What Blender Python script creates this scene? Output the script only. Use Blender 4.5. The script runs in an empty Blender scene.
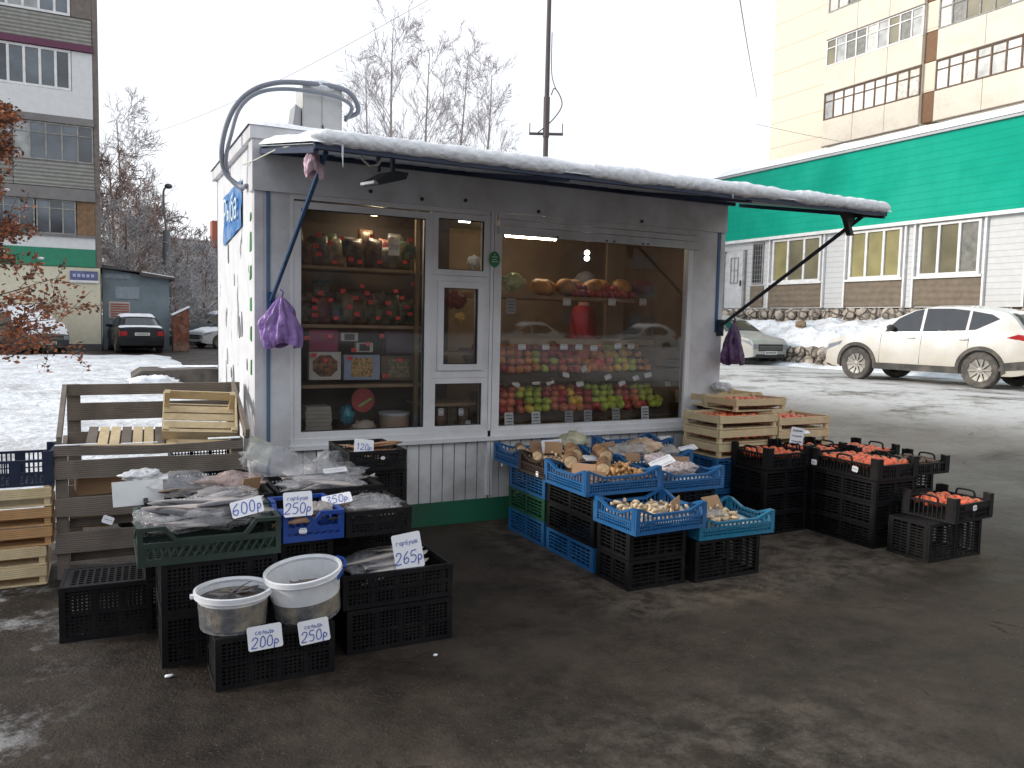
import bpy, bmesh, math, random
from mathutils import Vector, Matrix, noise
R = math.radians
random.seed(7)
rnd = random.random
def U(a, b): return a + (b - a) * rnd()
scene = bpy.context.scene
COL = scene.collection

# ------------------------------------------------------------------ camera (world axes follow the kiosk: x along its front, y into it)
TH = R(27.3)
def w2k(v):   # rotate a camera-yaw-frame vector into the kiosk frame
    c, s = math.cos(TH), math.sin(TH)
    return Vector((v[0]*c + v[1]*s, -v[0]*s + v[1]*c, v[2]))
FPX = 800.0; PT = math.atan(62/800); RL = .022
f0 = Vector((0, math.cos(PT), -math.sin(PT))); r0 = Vector((1, 0, 0)); u0 = Vector((0, math.sin(PT), math.cos(PT)))
rr = r0*math.cos(RL) + u0*math.sin(RL); uu = u0*math.cos(RL) - r0*math.sin(RL)
FW, RT, UP = w2k(f0), w2k(rr), w2k(uu)
CAM = Vector((-0.893, -5.351, 1.5))
def ray(x, y): return FW + RT*((x-512)/FPX) - UP*((y-384)/FPX)
def onY(px, py, y):
    d = ray(px, py); t = (y-CAM.y)/d.y; return CAM + d*t
def onX(px, py, x):
    d = ray(px, py); t = (x-CAM.x)/d.x; return CAM + d*t
def onZ(px, py, z=0.):
    d = ray(px, py); t = (z-CAM.z)/d.z; return CAM + d*t
def onD(px, py, dist):
    d = ray(px, py); h = math.hypot(d.x, d.y); return CAM + d*(dist/h)
cd = bpy.data.cameras.new('camera'); cam = bpy.data.objects.new('camera', cd); COL.objects.link(cam)
cam.matrix_world = Matrix(((RT.x, UP.x, -FW.x, CAM.x), (RT.y, UP.y, -FW.y, CAM.y), (RT.z, UP.z, -FW.z, CAM.z), (0, 0, 0, 1)))
cd.sensor_width = 36; cd.lens = 36*FPX/1024; cd.clip_end = 3000; cd.clip_start = .05
scene.camera = cam

# ------------------------------------------------------------------ materials
MATS = {}
def mat(name, col, rough=.6, var=.12, scale=6., bump=.15, bscale=40., metal=0., spec=.5, emit=None, dirt=None, dscale=1.5, damt=.5, bdist=.01, coat=0., trans=0., alpha=1.):
    if name in MATS: return MATS[name]
    m = bpy.data.materials.new(name); MATS[name] = m; m.use_nodes = True
    nt = m.node_tree; N = nt.nodes; L = nt.links; b = N['Principled BSDF']
    b.inputs['Roughness'].default_value = rough; b.inputs['Metallic'].default_value = metal
    b.inputs['Specular IOR Level'].default_value = spec
    b.inputs['Coat Weight'].default_value = coat
    tc = N.new('ShaderNodeTexCoord')
    nz = N.new('ShaderNodeTexNoise'); nz.inputs['Scale'].default_value = scale; nz.inputs['Detail'].default_value = 6
    L.new(tc.outputs['Object'], nz.inputs['Vector'])
    cr = N.new('ShaderNodeValToRGB'); L.new(nz.outputs['Fac'], cr.inputs['Fac'])
    cr.color_ramp.elements[0].position = .3; cr.color_ramp.elements[1].position = .7
    cr.color_ramp.elements[0].color = [c*(1-var) for c in col] + [1]
    cr.color_ramp.elements[1].color = [min(1, c*(1+var)) for c in col] + [1]
    out = cr.outputs['Color']
    if dirt:
        n2 = N.new('ShaderNodeTexNoise'); n2.inputs['Scale'].default_value = dscale; n2.inputs['Detail'].default_value = 8; n2.inputs['Roughness'].default_value = .65
        L.new(tc.outputs['Object'], n2.inputs['Vector'])
        r2 = N.new('ShaderNodeValToRGB'); L.new(n2.outputs['Fac'], r2.inputs['Fac'])
        r2.color_ramp.elements[0].position = .45; r2.color_ramp.elements[1].position = .68
        r2.color_ramp.elements[0].color = (0, 0, 0, 1); r2.color_ramp.elements[1].color = (damt, damt, damt, 1)
        mx = N.new('ShaderNodeMix'); mx.data_type = 'RGBA'
        L.new(r2.outputs['Color'], mx.inputs['Factor']); L.new(out, mx.inputs[6]); mx.inputs[7].default_value = list(dirt) + [1]
        out = mx.outputs[2]
    L.new(out, b.inputs['Base Color'])
    if bump:
        n3 = N.new('ShaderNodeTexNoise'); n3.inputs['Scale'].default_value = bscale; n3.inputs['Detail'].default_value = 4
        L.new(tc.outputs['Object'], n3.inputs['Vector'])
        bp = N.new('ShaderNodeBump'); bp.inputs['Strength'].default_value = bump; bp.inputs['Distance'].default_value = bdist
        L.new(n3.outputs['Fac'], bp.inputs['Height']); L.new(bp.outputs['Normal'], b.inputs['Normal'])
    if emit:
        b.inputs['Emission Color'].default_value = list(emit[0]) + [1]; b.inputs['Emission Strength'].default_value = emit[1]
    if trans: b.inputs['Transmission Weight'].default_value = trans
    b.inputs['Alpha'].default_value = alpha
    return m
def nodes(m): return m.node_tree.nodes, m.node_tree.links, m.node_tree.nodes['Principled BSDF']
def add_tex_bump(m, kind, scale, strength, dist, stretch=(1, 1, 1), col=None, colfac=.5, **kw):
    """adds a wave / brick / voronoi relief (and a second colour in its grooves) to a material"""
    N, L, b = nodes(m); tc = N.new('ShaderNodeTexCoord'); mp = N.new('ShaderNodeMapping'); mp.inputs['Scale'].default_value = stretch
    if 'rot' in kw: mp.inputs['Rotation'].default_value = kw['rot']
    L.new(tc.outputs['Object'], mp.inputs['Vector'])
    if kind == 'wave':
        t = N.new('ShaderNodeTexWave'); t.wave_profile = kw.get('profile', 'SAW'); t.bands_direction = kw.get('axis', 'Z'); t.inputs['Distortion'].default_value = kw.get('warp', 0)
        t.inputs['Scale'].default_value = scale; o = t.outputs['Fac']
    elif kind == 'brick':
        t = N.new('ShaderNodeTexBrick'); t.inputs['Scale'].default_value = scale; t.inputs['Mortar Size'].default_value = kw.get('mortar', .02)
        t.inputs['Color1'].default_value = (1, 1, 1, 1); t.inputs['Color2'].default_value = (.8, .8, .8, 1); t.inputs['Mortar'].default_value = (0, 0, 0, 1); o = t.outputs['Color']
    else:
        t = N.new('ShaderNodeTexVoronoi'); t.feature = 'DISTANCE_TO_EDGE'; t.inputs['Scale'].default_value = scale; o = t.outputs['Distance']
        mr = N.new('ShaderNodeMapRange'); mr.inputs['From Max'].default_value = .12; L.new(o, mr.inputs['Value']); o = mr.outputs[0]
        L.new(mp.outputs['Vector'], t.inputs['Vector'])
    if kind != 'vor': L.new(mp.outputs['Vector'], t.inputs['Vector'])
    bp = N.new('ShaderNodeBump'); bp.inputs['Strength'].default_value = strength; bp.inputs['Distance'].default_value = dist
    L.new(o, bp.inputs['Height'])
    if b.inputs['Normal'].is_linked: L.new(b.inputs['Normal'].links[0].from_socket, bp.inputs['Normal'])
    L.new(bp.outputs['Normal'], b.inputs['Normal'])
    if col:
        src = b.inputs['Base Color'].links[0].from_socket
        mx = N.new('ShaderNodeMix'); mx.data_type = 'RGBA'; mr = N.new('ShaderNodeMapRange')
        mr.inputs['From Min'].default_value = 0; mr.inputs['From Max'].default_value = kw.get('edge', .25); mr.inputs['To Min'].default_value = colfac; mr.inputs['To Max'].default_value = 0
        L.new(o, mr.inputs['Value']); L.new(mr.outputs[0], mx.inputs['Factor']); L.new(src, mx.inputs[6]); mx.inputs[7].default_value = list(col)+[1]
        L.new(mx.outputs[2], b.inputs['Base Color'])
    return m

def glass(name, tint=(.9, .93, .92), rough=.02, dirt=.06):
    m = bpy.data.materials.new(name); MATS[name] = m; m.use_nodes = True; N = m.node_tree.nodes; L = m.node_tree.links; N.clear()
    o = N.new('ShaderNodeOutputMaterial'); tr = N.new('ShaderNodeBsdfTransparent'); gl = N.new('ShaderNodeBsdfGlossy'); fr = N.new('ShaderNodeFresnel')
    tr.inputs['Color'].default_value = list(tint)+[1]; gl.inputs['Roughness'].default_value = rough; fr.inputs['IOR'].default_value = 1.42
    mx = N.new('ShaderNodeMixShader'); L.new(fr.outputs[0], mx.inputs[0]); L.new(tr.outputs[0], mx.inputs[1]); L.new(gl.outputs[0], mx.inputs[2])
    df = N.new('ShaderNodeBsdfDiffuse'); df.inputs['Color'].default_value = (.5, .48, .45, 1)
    tc = N.new('ShaderNodeTexCoord'); nz = N.new('ShaderNodeTexNoise'); nz.inputs['Scale'].default_value = 3; nz.inputs['Detail'].default_value = 8; L.new(tc.outputs['Object'], nz.inputs['Vector'])
    mr = N.new('ShaderNodeMapRange'); mr.inputs['From Min'].default_value = .4; mr.inputs['From Max'].default_value = .75; mr.inputs['To Max'].default_value = dirt; L.new(nz.outputs['Fac'], mr.inputs['Value'])
    m2 = N.new('ShaderNodeMixShader'); L.new(mr.outputs[0], m2.inputs[0]); L.new(mx.outputs[0], m2.inputs[1]); L.new(df.outputs[0], m2.inputs[2]); L.new(m2.outputs[0], o.inputs[0])
    return m
def film(name, col, clear=.45, rough=.25):
    """thin plastic film: part clear, part milky"""
    m = mat(name, col, rough=rough, var=.25, scale=25, bump=.9, bscale=45, bdist=.012, spec=.7)
    N, L, b = nodes(m); o = N['Material Output']; tr = N.new('ShaderNodeBsdfTransparent'); mx = N.new('ShaderNodeMixShader'); mx.inputs[0].default_value = clear
    L.new(b.outputs[0], mx.inputs[1]); L.new(tr.outputs[0], mx.inputs[2]); L.new(mx.outputs[0], o.inputs[0]); return m

M_WHITE = mat('kiosk_white', (.66, .67, .70), .42, var=.05, dirt=(.25, .21, .18), dscale=1.6, damt=.5, bump=.06)
M_FRAME = mat('frame_white', (.74, .74, .76), .35, var=.04, dirt=(.3, .28, .25), dscale=3, damt=.35, bump=.03)
M_RIB = mat('ribbed_white', (.66, .66, .66), .45, var=.05, dirt=(.2, .17, .14), dscale=2.2, damt=.5, bump=.05)
M_GREENB = mat('green_base', (.02, .16, .09), .5, dirt=(.05, .05, .04), damt=.6)
M_BLUE = mat('blue_paint', (.03, .10, .24), .45)
M_SNOW = mat('snow', (.84, .86, .90), .75, var=.04, scale=3, bump=.6, bscale=18, bdist=.03, spec=.2)
M_SNOWD = mat('trodden_snow', (.72, .75, .80), .85, var=.12, scale=2.2, bump=1., bscale=6, bdist=.10, spec=.15, dirt=(.30, .28, .26), dscale=1.6, damt=.6)
M_DARKMETAL = mat('dark_metal', (.035, .04, .05), .5, metal=.3)
M_AWN = mat('awning_sheet', (.48, .54, .60), .5, var=.1)
M_BLK = mat('black_plastic', (.0045, .0045, .006), .55, var=.4, scale=4, dirt=(.05, .045, .04), dscale=5, damt=.22, spec=.28)
M_DGREEN = mat('dark_green_plastic', (.018, .035, .028), .5, var=.3)
M_BLUEP = mat('blue_plastic', (.010, .10, .27), .42, var=.15, dirt=(.1, .13, .18), dscale=7, damt=.3)
M_BLUED = mat('deep_blue_plastic', (.01, .05, .25), .4, var=.15)
M_TEAL = mat('teal_plastic', (.012, .16, .28), .42, var=.15, dirt=(.1, .14, .18), dscale=7, damt=.3)
M_NAVY = mat('navy_plastic', (.012, .02, .05), .5)
def wood(name, col, var=.3, dirt=(.12, .1, .08)):
    m = mat(name, col, .8, var=var, scale=5, bump=.4, bscale=30, bdist=.006, dirt=dirt, dscale=4, damt=.55)
    return add_tex_bump(m, 'wave', 9, .35, .004, stretch=(.6, 3, 3), axis='Z', warp=4, profile='SIN')
M_PALLET = wood('weathered_wood', (.17, .14, .115)); M_LWOOD = wood('light_wood', (.64, .51, .31), .15, (.3, .2, .1)); M_OWOOD = wood('orange_wood', (.48, .27, .12), .2, (.3, .2, .1))
M_SHELF = mat('shelf_wood', (.28, .19, .11), .6, var=.2)
M_CARD = mat('cardboard', (.36, .22, .12), .85, var=.15); M_CARDL = mat('pale_cardboard', (.5, .38, .25), .85, var=.12)
M_PAPER = mat('paper', (.76, .77, .80), .7, var=.04, bump=.1); M_INK = mat('blue_ink', (.03, .06, .38), .6, bump=0); M_INKD = mat('dark_ink', (.04, .04, .06), .6, bump=0)
M_RED = mat('red_tag', (.85, .05, .045), .55, emit=None)
M_GLASS = glass('window_glass', (.965, .97, .965), dirt=.03)
M_BAG = film('clear_bag', (.60, .60, .64), .77, .1); M_BAG2 = film('frosted_bag', (.46, .42, .40), .35, .2)
M_FISH = mat('fish_silver', (.30, .28, .28), .35, var=.45, scale=14, dirt=(.12, .09, .07), dscale=9, damt=.8, coat=.3)
M_FISHB = mat('fish_brown', (.30, .20, .13), .4, var=.4, scale=12, dirt=(.1, .06, .04), dscale=9, damt=.8, coat=.3)
M_SEA = mat('pale_food', (.55, .42, .27), .6, var=.35, scale=30); M_SEAB = mat('golden_food', (.45, .25, .1), .55, var=.4, scale=30)
M_PERS = mat('orange_fruit', (.72, .12, .045), .35, var=.25, scale=9)
M_LAMP = mat('lamp_tube', (1, .9, .7), emit=((1, .83, .55), 26), bump=0)
M_LAMPW = mat('bulb', (1, 1, 1), emit=((1, .98, .95), 12), bump=0)
M_CABLE = mat('grey_conduit', (.20, .22, .26), .5); M_BLKC = mat('black_cable', (.02, .02, .02), .5); M_WIREW = mat('white_wire', (.6, .6, .55), .5)
M_PURP = mat('purple_film', (.27, .16, .42), .4, var=.35, scale=14, bump=.8, bscale=22, bdist=.02)
M_DPURP = mat('dark_purple_film', (.075, .03, .10), .45, var=.35, scale=14, bump=.8, bscale=22, bdist=.02)

# ------------------------------------------------------------------ mesh builder
class MB:
    def __init__(s): s.v = []; s.f = []; s.mi = []; s.cur = 0
    def add(s, vs, fs):
        o = len(s.v); s.v += [tuple(v) for v in vs]; s.f += [[i+o for i in f] for f in fs]; s.mi += [s.cur]*len(fs); return s
    def box(s, x0, x1, y0, y1, z0, z1):
        vs = [(x, y, z) for z in (z0, z1) for y in (y0, y1) for x in (x0, x1)]
        return s.add(vs, [(0, 2, 3, 1), (4, 5, 7, 6), (0, 1, 5, 4), (2, 6, 7, 3), (0, 4, 6, 2), (1, 3, 7, 5)])
    def bar(s, a, b, w, t, side=(0, 1, 0)):
        """box from a to b; t is its size along side, w across"""
        a, b = Vector(a), Vector(b); d = (b-a).normalized(); sd = Vector(side); sd = (sd - d*sd.dot(d)).normalized(); n = d.cross(sd)
        vs = []
        for p in (a, b):
            for q in ((-1, -1), (1, -1), (1, 1), (-1, 1)): vs.append(p + n*q[0]*w/2 + sd*q[1]*t/2)
        return s.add(vs, [(0, 1, 2, 3), (7, 6, 5, 4), (0, 4, 5, 1), (1, 5, 6, 2), (2, 6, 7, 3), (3, 7, 4, 0)])
    def tube(s, pts, r, n=8, cap=True):
        pts = [Vector(p) for p in pts]; m = len(pts); rs = r if isinstance(r, (list, tuple)) else [r]*m
        vs = []; up = Vector((0, 0, 1)); prev = None
        for i, p in enumerate(pts):
            d = (pts[min(i+1, m-1)] - pts[max(i-1, 0)])
            d = d.normalized() if d.length > 1e-9 else Vector((0, 0, 1))
            if prev is None: a = d.cross(up if abs(d.z) < .9 else Vector((1, 0, 0))).normalized()
            else:
                a = prev - d*prev.dot(d); a = a.normalized() if a.length > 1e-6 else d.orthogonal().normalized()
            prev = a; b = d.cross(a)
            for k in range(n):
                t = 2*math.pi*k/n; vs.append(p + (a*math.cos(t) + b*math.sin(t))*rs[i])
        fs = [(i*n+k, i*n+(k+1) % n, (i+1)*n+(k+1) % n, (i+1)*n+k) for i in range(m-1) for k in range(n)]
        if cap: fs += [tuple(range(n))[::-1], tuple(range((m-1)*n, m*n))]
        return s.add(vs, fs)
    def lathe(s, prof, n=24, c=(0, 0, 0), sx=1, sy=1):
        vs = [(c[0]+r*math.cos(2*math.pi*k/n)*sx, c[1]+r*math.sin(2*math.pi*k/n)*sy, c[2]+z) for r, z in prof for k in range(n)]
        fs = [(i*n+k, i*n+(k+1) % n, (i+1)*n+(k+1) % n, (i+1)*n+k) for i in range(len(prof)-1) for k in range(n)]
        return s.add(vs, fs)
    def prism(s, poly, fn, t0, t1):
        """poly of 2D points, fn(u, v, t) -> 3D"""
        n = len(poly); vs = [fn(u, v, t0) for u, v in poly] + [fn(u, v, t1) for u, v in poly]
        return s.add(vs, [tuple(range(n)), tuple(range(2*n-1, n-1, -1))] + [(i, i+n, (i+1) % n+n, (i+1) % n) for i in range(n)])
    def grid(s, nx, ny, fn):
        vs = [fn(i/nx, j/ny) for j in range(ny+1) for i in range(nx+1)]
        return s.add(vs, [(j*(nx+1)+i, j*(nx+1)+i+1, (j+1)*(nx+1)+i+1, (j+1)*(nx+1)+i) for j in range(ny) for i in range(nx)])
    def blob(s, c, rx, ry, rz, n=10, m=7, fn=None):
        vs = []
        for j in range(m+1):
            ph = math.pi*j/m
            for i in range(n):
                t = 2*math.pi*i/n; d = Vector((math.sin(ph)*math.cos(t), math.sin(ph)*math.sin(t), math.cos(ph)))
                k = fn(d) if fn else 1
                vs.append((c[0]+d.x*rx*k, c[1]+d.y*ry*k, c[2]+d.z*rz*k))
        return s.add(vs, [(j*n+i, (j+1)*n+i, (j+1)*n+(i+1) % n, j*n+(i+1) % n) for j in range(m) for i in range(n)])
    def xf(s, M):
        s.v = [tuple(M @ Vector(v)) for v in s.v]; return s
    def mesh(s, name, mats, smooth=False):
        me = bpy.data.meshes.new(name); me.from_pydata(s.v, [], s.f); 
        for m in (mats if isinstance(mats, (list, tuple)) else [mats]): me.materials.append(m)
        for i, p in enumerate(me.polygons):
            p.material_index = s.mi[i]; p.use_smooth = bool(smooth)
        bm = bmesh.new(); bm.from_mesh(me)
        if smooth: bmesh.ops.remove_doubles(bm, verts=bm.verts, dist=1e-5)
        bmesh.ops.recalc_face_normals(bm, faces=bm.faces); bm.to_mesh(me); bm.free()
        if smooth == 'auto': me.set_sharp_from_angle(angle=R(38))
        me.update(); return me
    def build(s, name, mats, parent=None, smooth=False, loc=None, rot=None):
        return link(name, s.mesh(name, mats, smooth), parent, loc, rot)
def link(name, data, parent=None, loc=None, rot=None):
    o = bpy.data.objects.new(name, data); COL.objects.link(o)
    if parent: o.parent = parent
    if loc: o.location = loc
    if rot: o.rotation_euler = rot
    return o
def tag(o, label, cat, group=None, kind=None):
    o['label'] = label; o['category'] = cat
    if group: o['group'] = group
    if kind: o['kind'] = kind
    return o
def thing(name, label, cat, loc=(0, 0, 0), rot=None, group=None):
    o = link(name, None, None, loc, rot); o.empty_display_size = .1; return tag(o, label, cat, group)
def struct(o, label=None):
    o['kind'] = 'structure'
    if label: o['label'] = label
    return o
def copy_tree(o, parent=None, **k):
    c = o.copy(); COL.objects.link(c); c.parent = parent
    for ch in list(o.children): copy_tree(ch, c)
    return c
def bx(*a): return MB().box(*a)
_txt = {}
def text_mesh(st, size, m, align='CENTER', shear=.25):
    key = (st, size, m.name)
    if key in _txt: return _txt[key]
    cu = bpy.data.curves.new('writing', 'FONT'); cu.body = st; cu.size = size; cu.align_x = align; cu.align_y = 'CENTER'; cu.extrude = .0004; cu.shear = shear; cu.space_line = .85
    o = bpy.data.objects.new('writing', cu); COL.objects.link(o); dg = bpy.context.evaluated_depsgraph_get()
    me = bpy.data.meshes.new_from_object(o.evaluated_get(dg)); me.materials.clear(); me.materials.append(m)
    bpy.data.objects.remove(o); bpy.data.curves.remove(cu); _txt[key] = me; return me

STROKES = {'0': [[(.1, .2), (.3, 0), (.5, .2), (.52, .7), (.33, 1), (.12, .8), (.1, .2)]], '1': [[(.1, .75), (.3, 1), (.3, 0)]], '2': [[(.05, .75), (.2, .98), (.45, .95), (.5, .7), (.3, .35), (.03, .03), (.55, .05)]],
 '3': [[(.08, .9), (.3, 1), (.48, .8), (.25, .55), (.5, .3), (.3, 0), (.05, .12)]], '5': [[(.52, 1), (.15, .97), (.1, .58), (.35, .62), (.52, .35), (.35, .02), (.05, .08)]], '6': [[(.45, 1), (.15, .6), (.08, .2), (.3, 0), (.5, .2), (.4, .48), (.12, .35)]],
 'р': [[(.05, -.25), (.08, .5), (.3, .52), (.38, .32), (.22, .15), (.08, .2)]], 'г': [[(.1, 0), (.1, .5), (.4, .52)]], 'о': [[(.1, .2), (.25, 0), (.42, .2), (.35, .5), (.15, .48), (.1, .2)]], 'б': [[(.4, .75), (.12, .6), (.1, .15), (.3, 0), (.42, .2), (.3, .4), (.12, .3)]],
 'у': [[(.08, .5), (.22, .15)], [(.42, .5), (.1, -.25)]], 'ш': [[(.05, .5), (.05, .05), (.5, .02), (.5, .5)], [(.28, .5), (.28, .05)]], 'а': [[(.4, .45), (.15, .5), (.08, .15), (.25, 0), (.4, .3), (.42, 0)]], 'с': [[(.42, .45), (.18, .5), (.08, .2), (.25, 0), (.42, .08)]],
 'е': [[(.1, .25), (.4, .3), (.3, .5), (.1, .35), (.15, .05), (.42, .06)]], 'л': [[(.05, 0), (.2, .5), (.4, .5), (.42, 0)]], 'ь': [[(.1, .5), (.1, 0), (.35, .03), (.35, .25), (.1, .27)]], 'д': [[(.1, 0), (.2, .5), (.4, .5), (.4, 0), (.02, 0), (.02, -.12)], [(.4, 0), (.5, 0), (.5, -.12)]]}
def hand(st, size, m):
    b = MB(); x = 0; rs = random.Random(hash(len(st))+int(size*1e4))
    for ch in st:
        for s in STROKES.get(ch, []):
            pts = [Vector(((x+u+rs.uniform(-.03, .03)+.12*v)*size, (v-.5)*size+rs.uniform(-.02, .02)*size, 0)) for u, v in s]
            pts = smooth_path(pts, 3)
            for a, c in zip(pts, pts[1:]):
                if (c-a).length > 1e-6: b.bar(a, c, size*.078, .0006, (0, 0, 1))
        x += .66 if ch.isdigit() else .56
    b.v = [(v[0]-x*size/2, v[1], v[2]) for v in b.v]; return b.mesh('writing', m)
def smooth_path(pts, n=8):
    out = []; P = [pts[0]]+pts+[pts[-1]]
    for i in range(1, len(P)-2):
        for k in range(n):
            t_ = k/n; a, b_, c, d = P[i-1], P[i], P[i+1], P[i+2]
            out.append(.5*((2*b_)+(c-a)*t_+(2*a-5*b_+4*c-d)*t_*t_+(3*b_-a-3*c+d)*t_**3))
    out.append(P[-2]); return out

# ------------------------------------------------------------------ world and sun
SUN_EL = R(20); SUN_AZ = Vector((-.93, .36))     # where the sun stands, seen in the kiosk frame
w = bpy.data.worlds.new('World'); scene.world = w; w.use_nodes = True; N = w.node_tree.nodes; L = w.node_tree.links
sky = N.new('ShaderNodeTexSky'); sky.sky_type = 'NISHITA'; sky.sun_disc = False; sky.sun_elevation = SUN_EL
sky.sun_rotation = math.atan2(SUN_AZ.x, SUN_AZ.y); sky.dust_density = 4; sky.air_density = 1.2
hs = N.new('ShaderNodeHueSaturation'); hs.inputs['Saturation'].default_value = .32
L.new(sky.outputs[0], hs.inputs['Color'])
# thin high overcast: a bright, almost even veil with soft streaks, mixed over the blue
tc = N.new('ShaderNodeTexCoord'); nz = N.new('ShaderNodeTexNoise'); nz.inputs['Scale'].default_value = 1.6; nz.inputs['Detail'].default_value = 5; L.new(tc.outputs['Generated'], nz.inputs['Vector'])
cr = N.new('ShaderNodeValToRGB'); L.new(nz.outputs['Fac'], cr.inputs['Fac']); cr.color_ramp.elements[0].position = .3; cr.color_ramp.elements[1].position = .7
cr.color_ramp.elements[0].color = (8.3, 9.1, 10.4, 1); cr.color_ramp.elements[1].color = (11.6, 11.9, 12.3, 1)
mx = N.new('ShaderNodeMix'); mx.data_type = 'RGBA'; mx.inputs[0].default_value = .8; L.new(hs.outputs[0], mx.inputs[6]); L.new(cr.outputs[0], mx.inputs[7])
bg = N['Background']; L.new(mx.outputs[2], bg.inputs['Color']); bg.inputs['Strength'].default_value = .10
sd = bpy.data.lights.new('sun', 'SUN'); sd.energy = 2.4; sd.angle = R(10); sd.color = (1, .93, .82); sun = link('sun', sd)
sv = Vector((SUN_AZ.x*math.cos(SUN_EL), SUN_AZ.y*math.cos(SUN_EL), math.sin(SUN_EL)*math.hypot(*SUN_AZ))).normalized()
sun.rotation_euler = sv.to_track_quat('Z', 'Y').to_euler()
scene.view_settings.view_transform = 'Standard'; scene.view_settings.look = 'None'; scene.view_settings.exposure = .32; scene.view_settings.gamma = 1

exec_parts = []
# ------------------------------------------------------------------ ground
def sstep(a, b, x):
    t = max(0, min(1, (x-a)/(b-a))); return t*t*(3-2*t)
def gz(x, y): return .37*sstep(5.2, 13., x) + .012*noise.noise(Vector((x*.6, y*.6, 0)))*sstep(0, 3, math.hypot(x, y+1))
def axis(a, b, near0, near1, fine, coarse):
    r = []; x = near0
    while x > a: r.append(x); x -= max(fine, (near0-x)*.25+fine) if False else max(fine, abs(near0-x)*.3+fine)
    r.append(a); r = r[::-1]; x = near0+fine
    while x < near1: r.append(x); x += fine
    while x < b: r.append(x); x += max(fine, abs(x-near1)*.3+fine)
    r.append(b); return r
def ground():
    xs = axis(-400, 700, -6, 22, .35, 1); ys = axis(-200, 900, -6, 16, .35, 1); b = MB()
    b.v = [(x, y, gz(x, y)) for y in ys for x in xs]; n = len(xs)
    b.f = [[j*n+i, j*n+i+1, (j+1)*n+i+1, (j+1)*n+i] for j in range(len(ys)-1) for i in range(n-1)]; b.mi = [0]*len(b.f)
    m = bpy.data.materials.new('wet_asphalt'); m.use_nodes = True; nt = m.node_tree; N = nt.nodes; L = nt.links; bs = N['Principled BSDF']
    tc = N.new('ShaderNodeTexCoord'); sep = N.new('ShaderNodeSeparateXYZ'); L.new(tc.outputs['Object'], sep.inputs[0])
    def nz(scale, det=8, rough=.6):
        t = N.new('ShaderNodeTexNoise'); t.inputs['Scale'].default_value = scale; t.inputs['Detail'].default_value = det; t.inputs['Roughness'].default_value = rough; L.new(tc.outputs['Object'], t.inputs['Vector']); return t.outputs['Fac']
    def mr(v, a, b2, c=0., d=1.):
        t = N.new('ShaderNodeMapRange'); t.interpolation_type = 'SMOOTHSTEP'; L.new(v, t.inputs['Value'])
        for k, q in zip(('From Min', 'From Max', 'To Min', 'To Max'), (a, b2, c, d)): t.inputs[k].default_value = q
        return t.outputs[0]
    def ma(op, a, b2):
        t = N.new('ShaderNodeMath'); t.operation = op
        for k, q in enumerate((a, b2)):
            if isinstance(q, (int, float)): t.inputs[k].default_value = q
            else: L.new(q, t.inputs[k])
        return t.outputs[0]
    def mixc(f, a, b2):
        t = N.new('ShaderNodeMix'); t.data_type = 'RGBA'
        if isinstance(f, float): t.inputs[0].default_value = f
        else: L.new(f, t.inputs[0])
        for k, q in ((6, a), (7, b2)):
            if isinstance(q, tuple): t.inputs[k].default_value = list(q)+[1]
            else: L.new(q, t.inputs[k])
        return t.outputs[2]
    X, Y = sep.outputs[0], sep.outputs[1]
    fine = nz(60, 4); mid = nz(5, 10, .7); big = nz(1.15, 10, .74); huge = nz(.18, 6)
    base = mixc(mr(mid, .35, .7), (.015, .0112, .0085), (.040, .0295, .022))
    base = mixc(mr(big, .42, .66), base, (.056, .043, .033))
    dry = ma('MULTIPLY', mr(X, 3.8, 7.5), mr(nz(1.3, 10, .72), .15, .55))
    base = mixc(dry, base, (.150, .138, .124))
    # pale grit and ice rims round the stacks
    fx = ma('MULTIPLY', mr(X, 1.25, 1.65), mr(X, 5., 4.3)); fy = ma('MULTIPLY', mr(Y, -2.35, -1.95), mr(Y, .2, -.1))
    rim = ma('MULTIPLY', ma('MULTIPLY', fx, fy), mr(nz(6.5, 10, .78), .38, .60))
    base = mixc(ma('MULTIPLY', rim, .6), base, (.165, .135, .105))
    # worn pale patch in the foreground
    px = ma('MULTIPLY', mr(X, -1.2, .3), mr(X, 2.6, 1.2)); py = ma('MULTIPLY', mr(Y, -4.2, -3.8), mr(Y, -2.6, -3.3))
    base = mixc(ma('MULTIPLY', ma('MULTIPLY', px, py), mr(nz(4.5, 10, .8), .40, .68, 0, .6)), base, (.17, .145, .12))
    # slush to the left of the stall
    sl = ma('MULTIPLY', mr(X, -.8, -1.6), mr(nz(2.6, 9, .75), .50, .64, 0, .8)); base = mixc(sl, base, (.52, .52, .53))
    # icy road in front of the parked cars
    road = ma('MULTIPLY', mr(X, 8.5, 11.5), mr(nz(.9, 9, .75), .36, .52)); base = mixc(ma('MULTIPLY', road, .9), base, (.62, .62, .63))
    dirt = ma('MULTIPLY', mr(X, 8.5, 11.5), mr(nz(1.7, 9, .75), .5, .62)); base = mixc(ma('MULTIPLY', dirt, .6), base, (.30, .28, .25))
    # cracks
    vo = N.new('ShaderNodeTexVoronoi'); vo.feature = 'DISTANCE_TO_EDGE'; vo.inputs['Scale'].default_value = .9
    wv = N.new('ShaderNodeMapping'); L.new(tc.outputs['Object'], wv.inputs['Vector'])
    ad = N.new('ShaderNodeVectorMath'); ad.operation = 'ADD'; n4 = N.new('ShaderNodeTexNoise'); n4.inputs['Scale'].default_value = 3; n4.inputs['Detail'].default_value = 6; L.new(tc.outputs['Object'], n4.inputs['Vector']); L.new(wv.outputs[0], ad.inputs[0])
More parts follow.
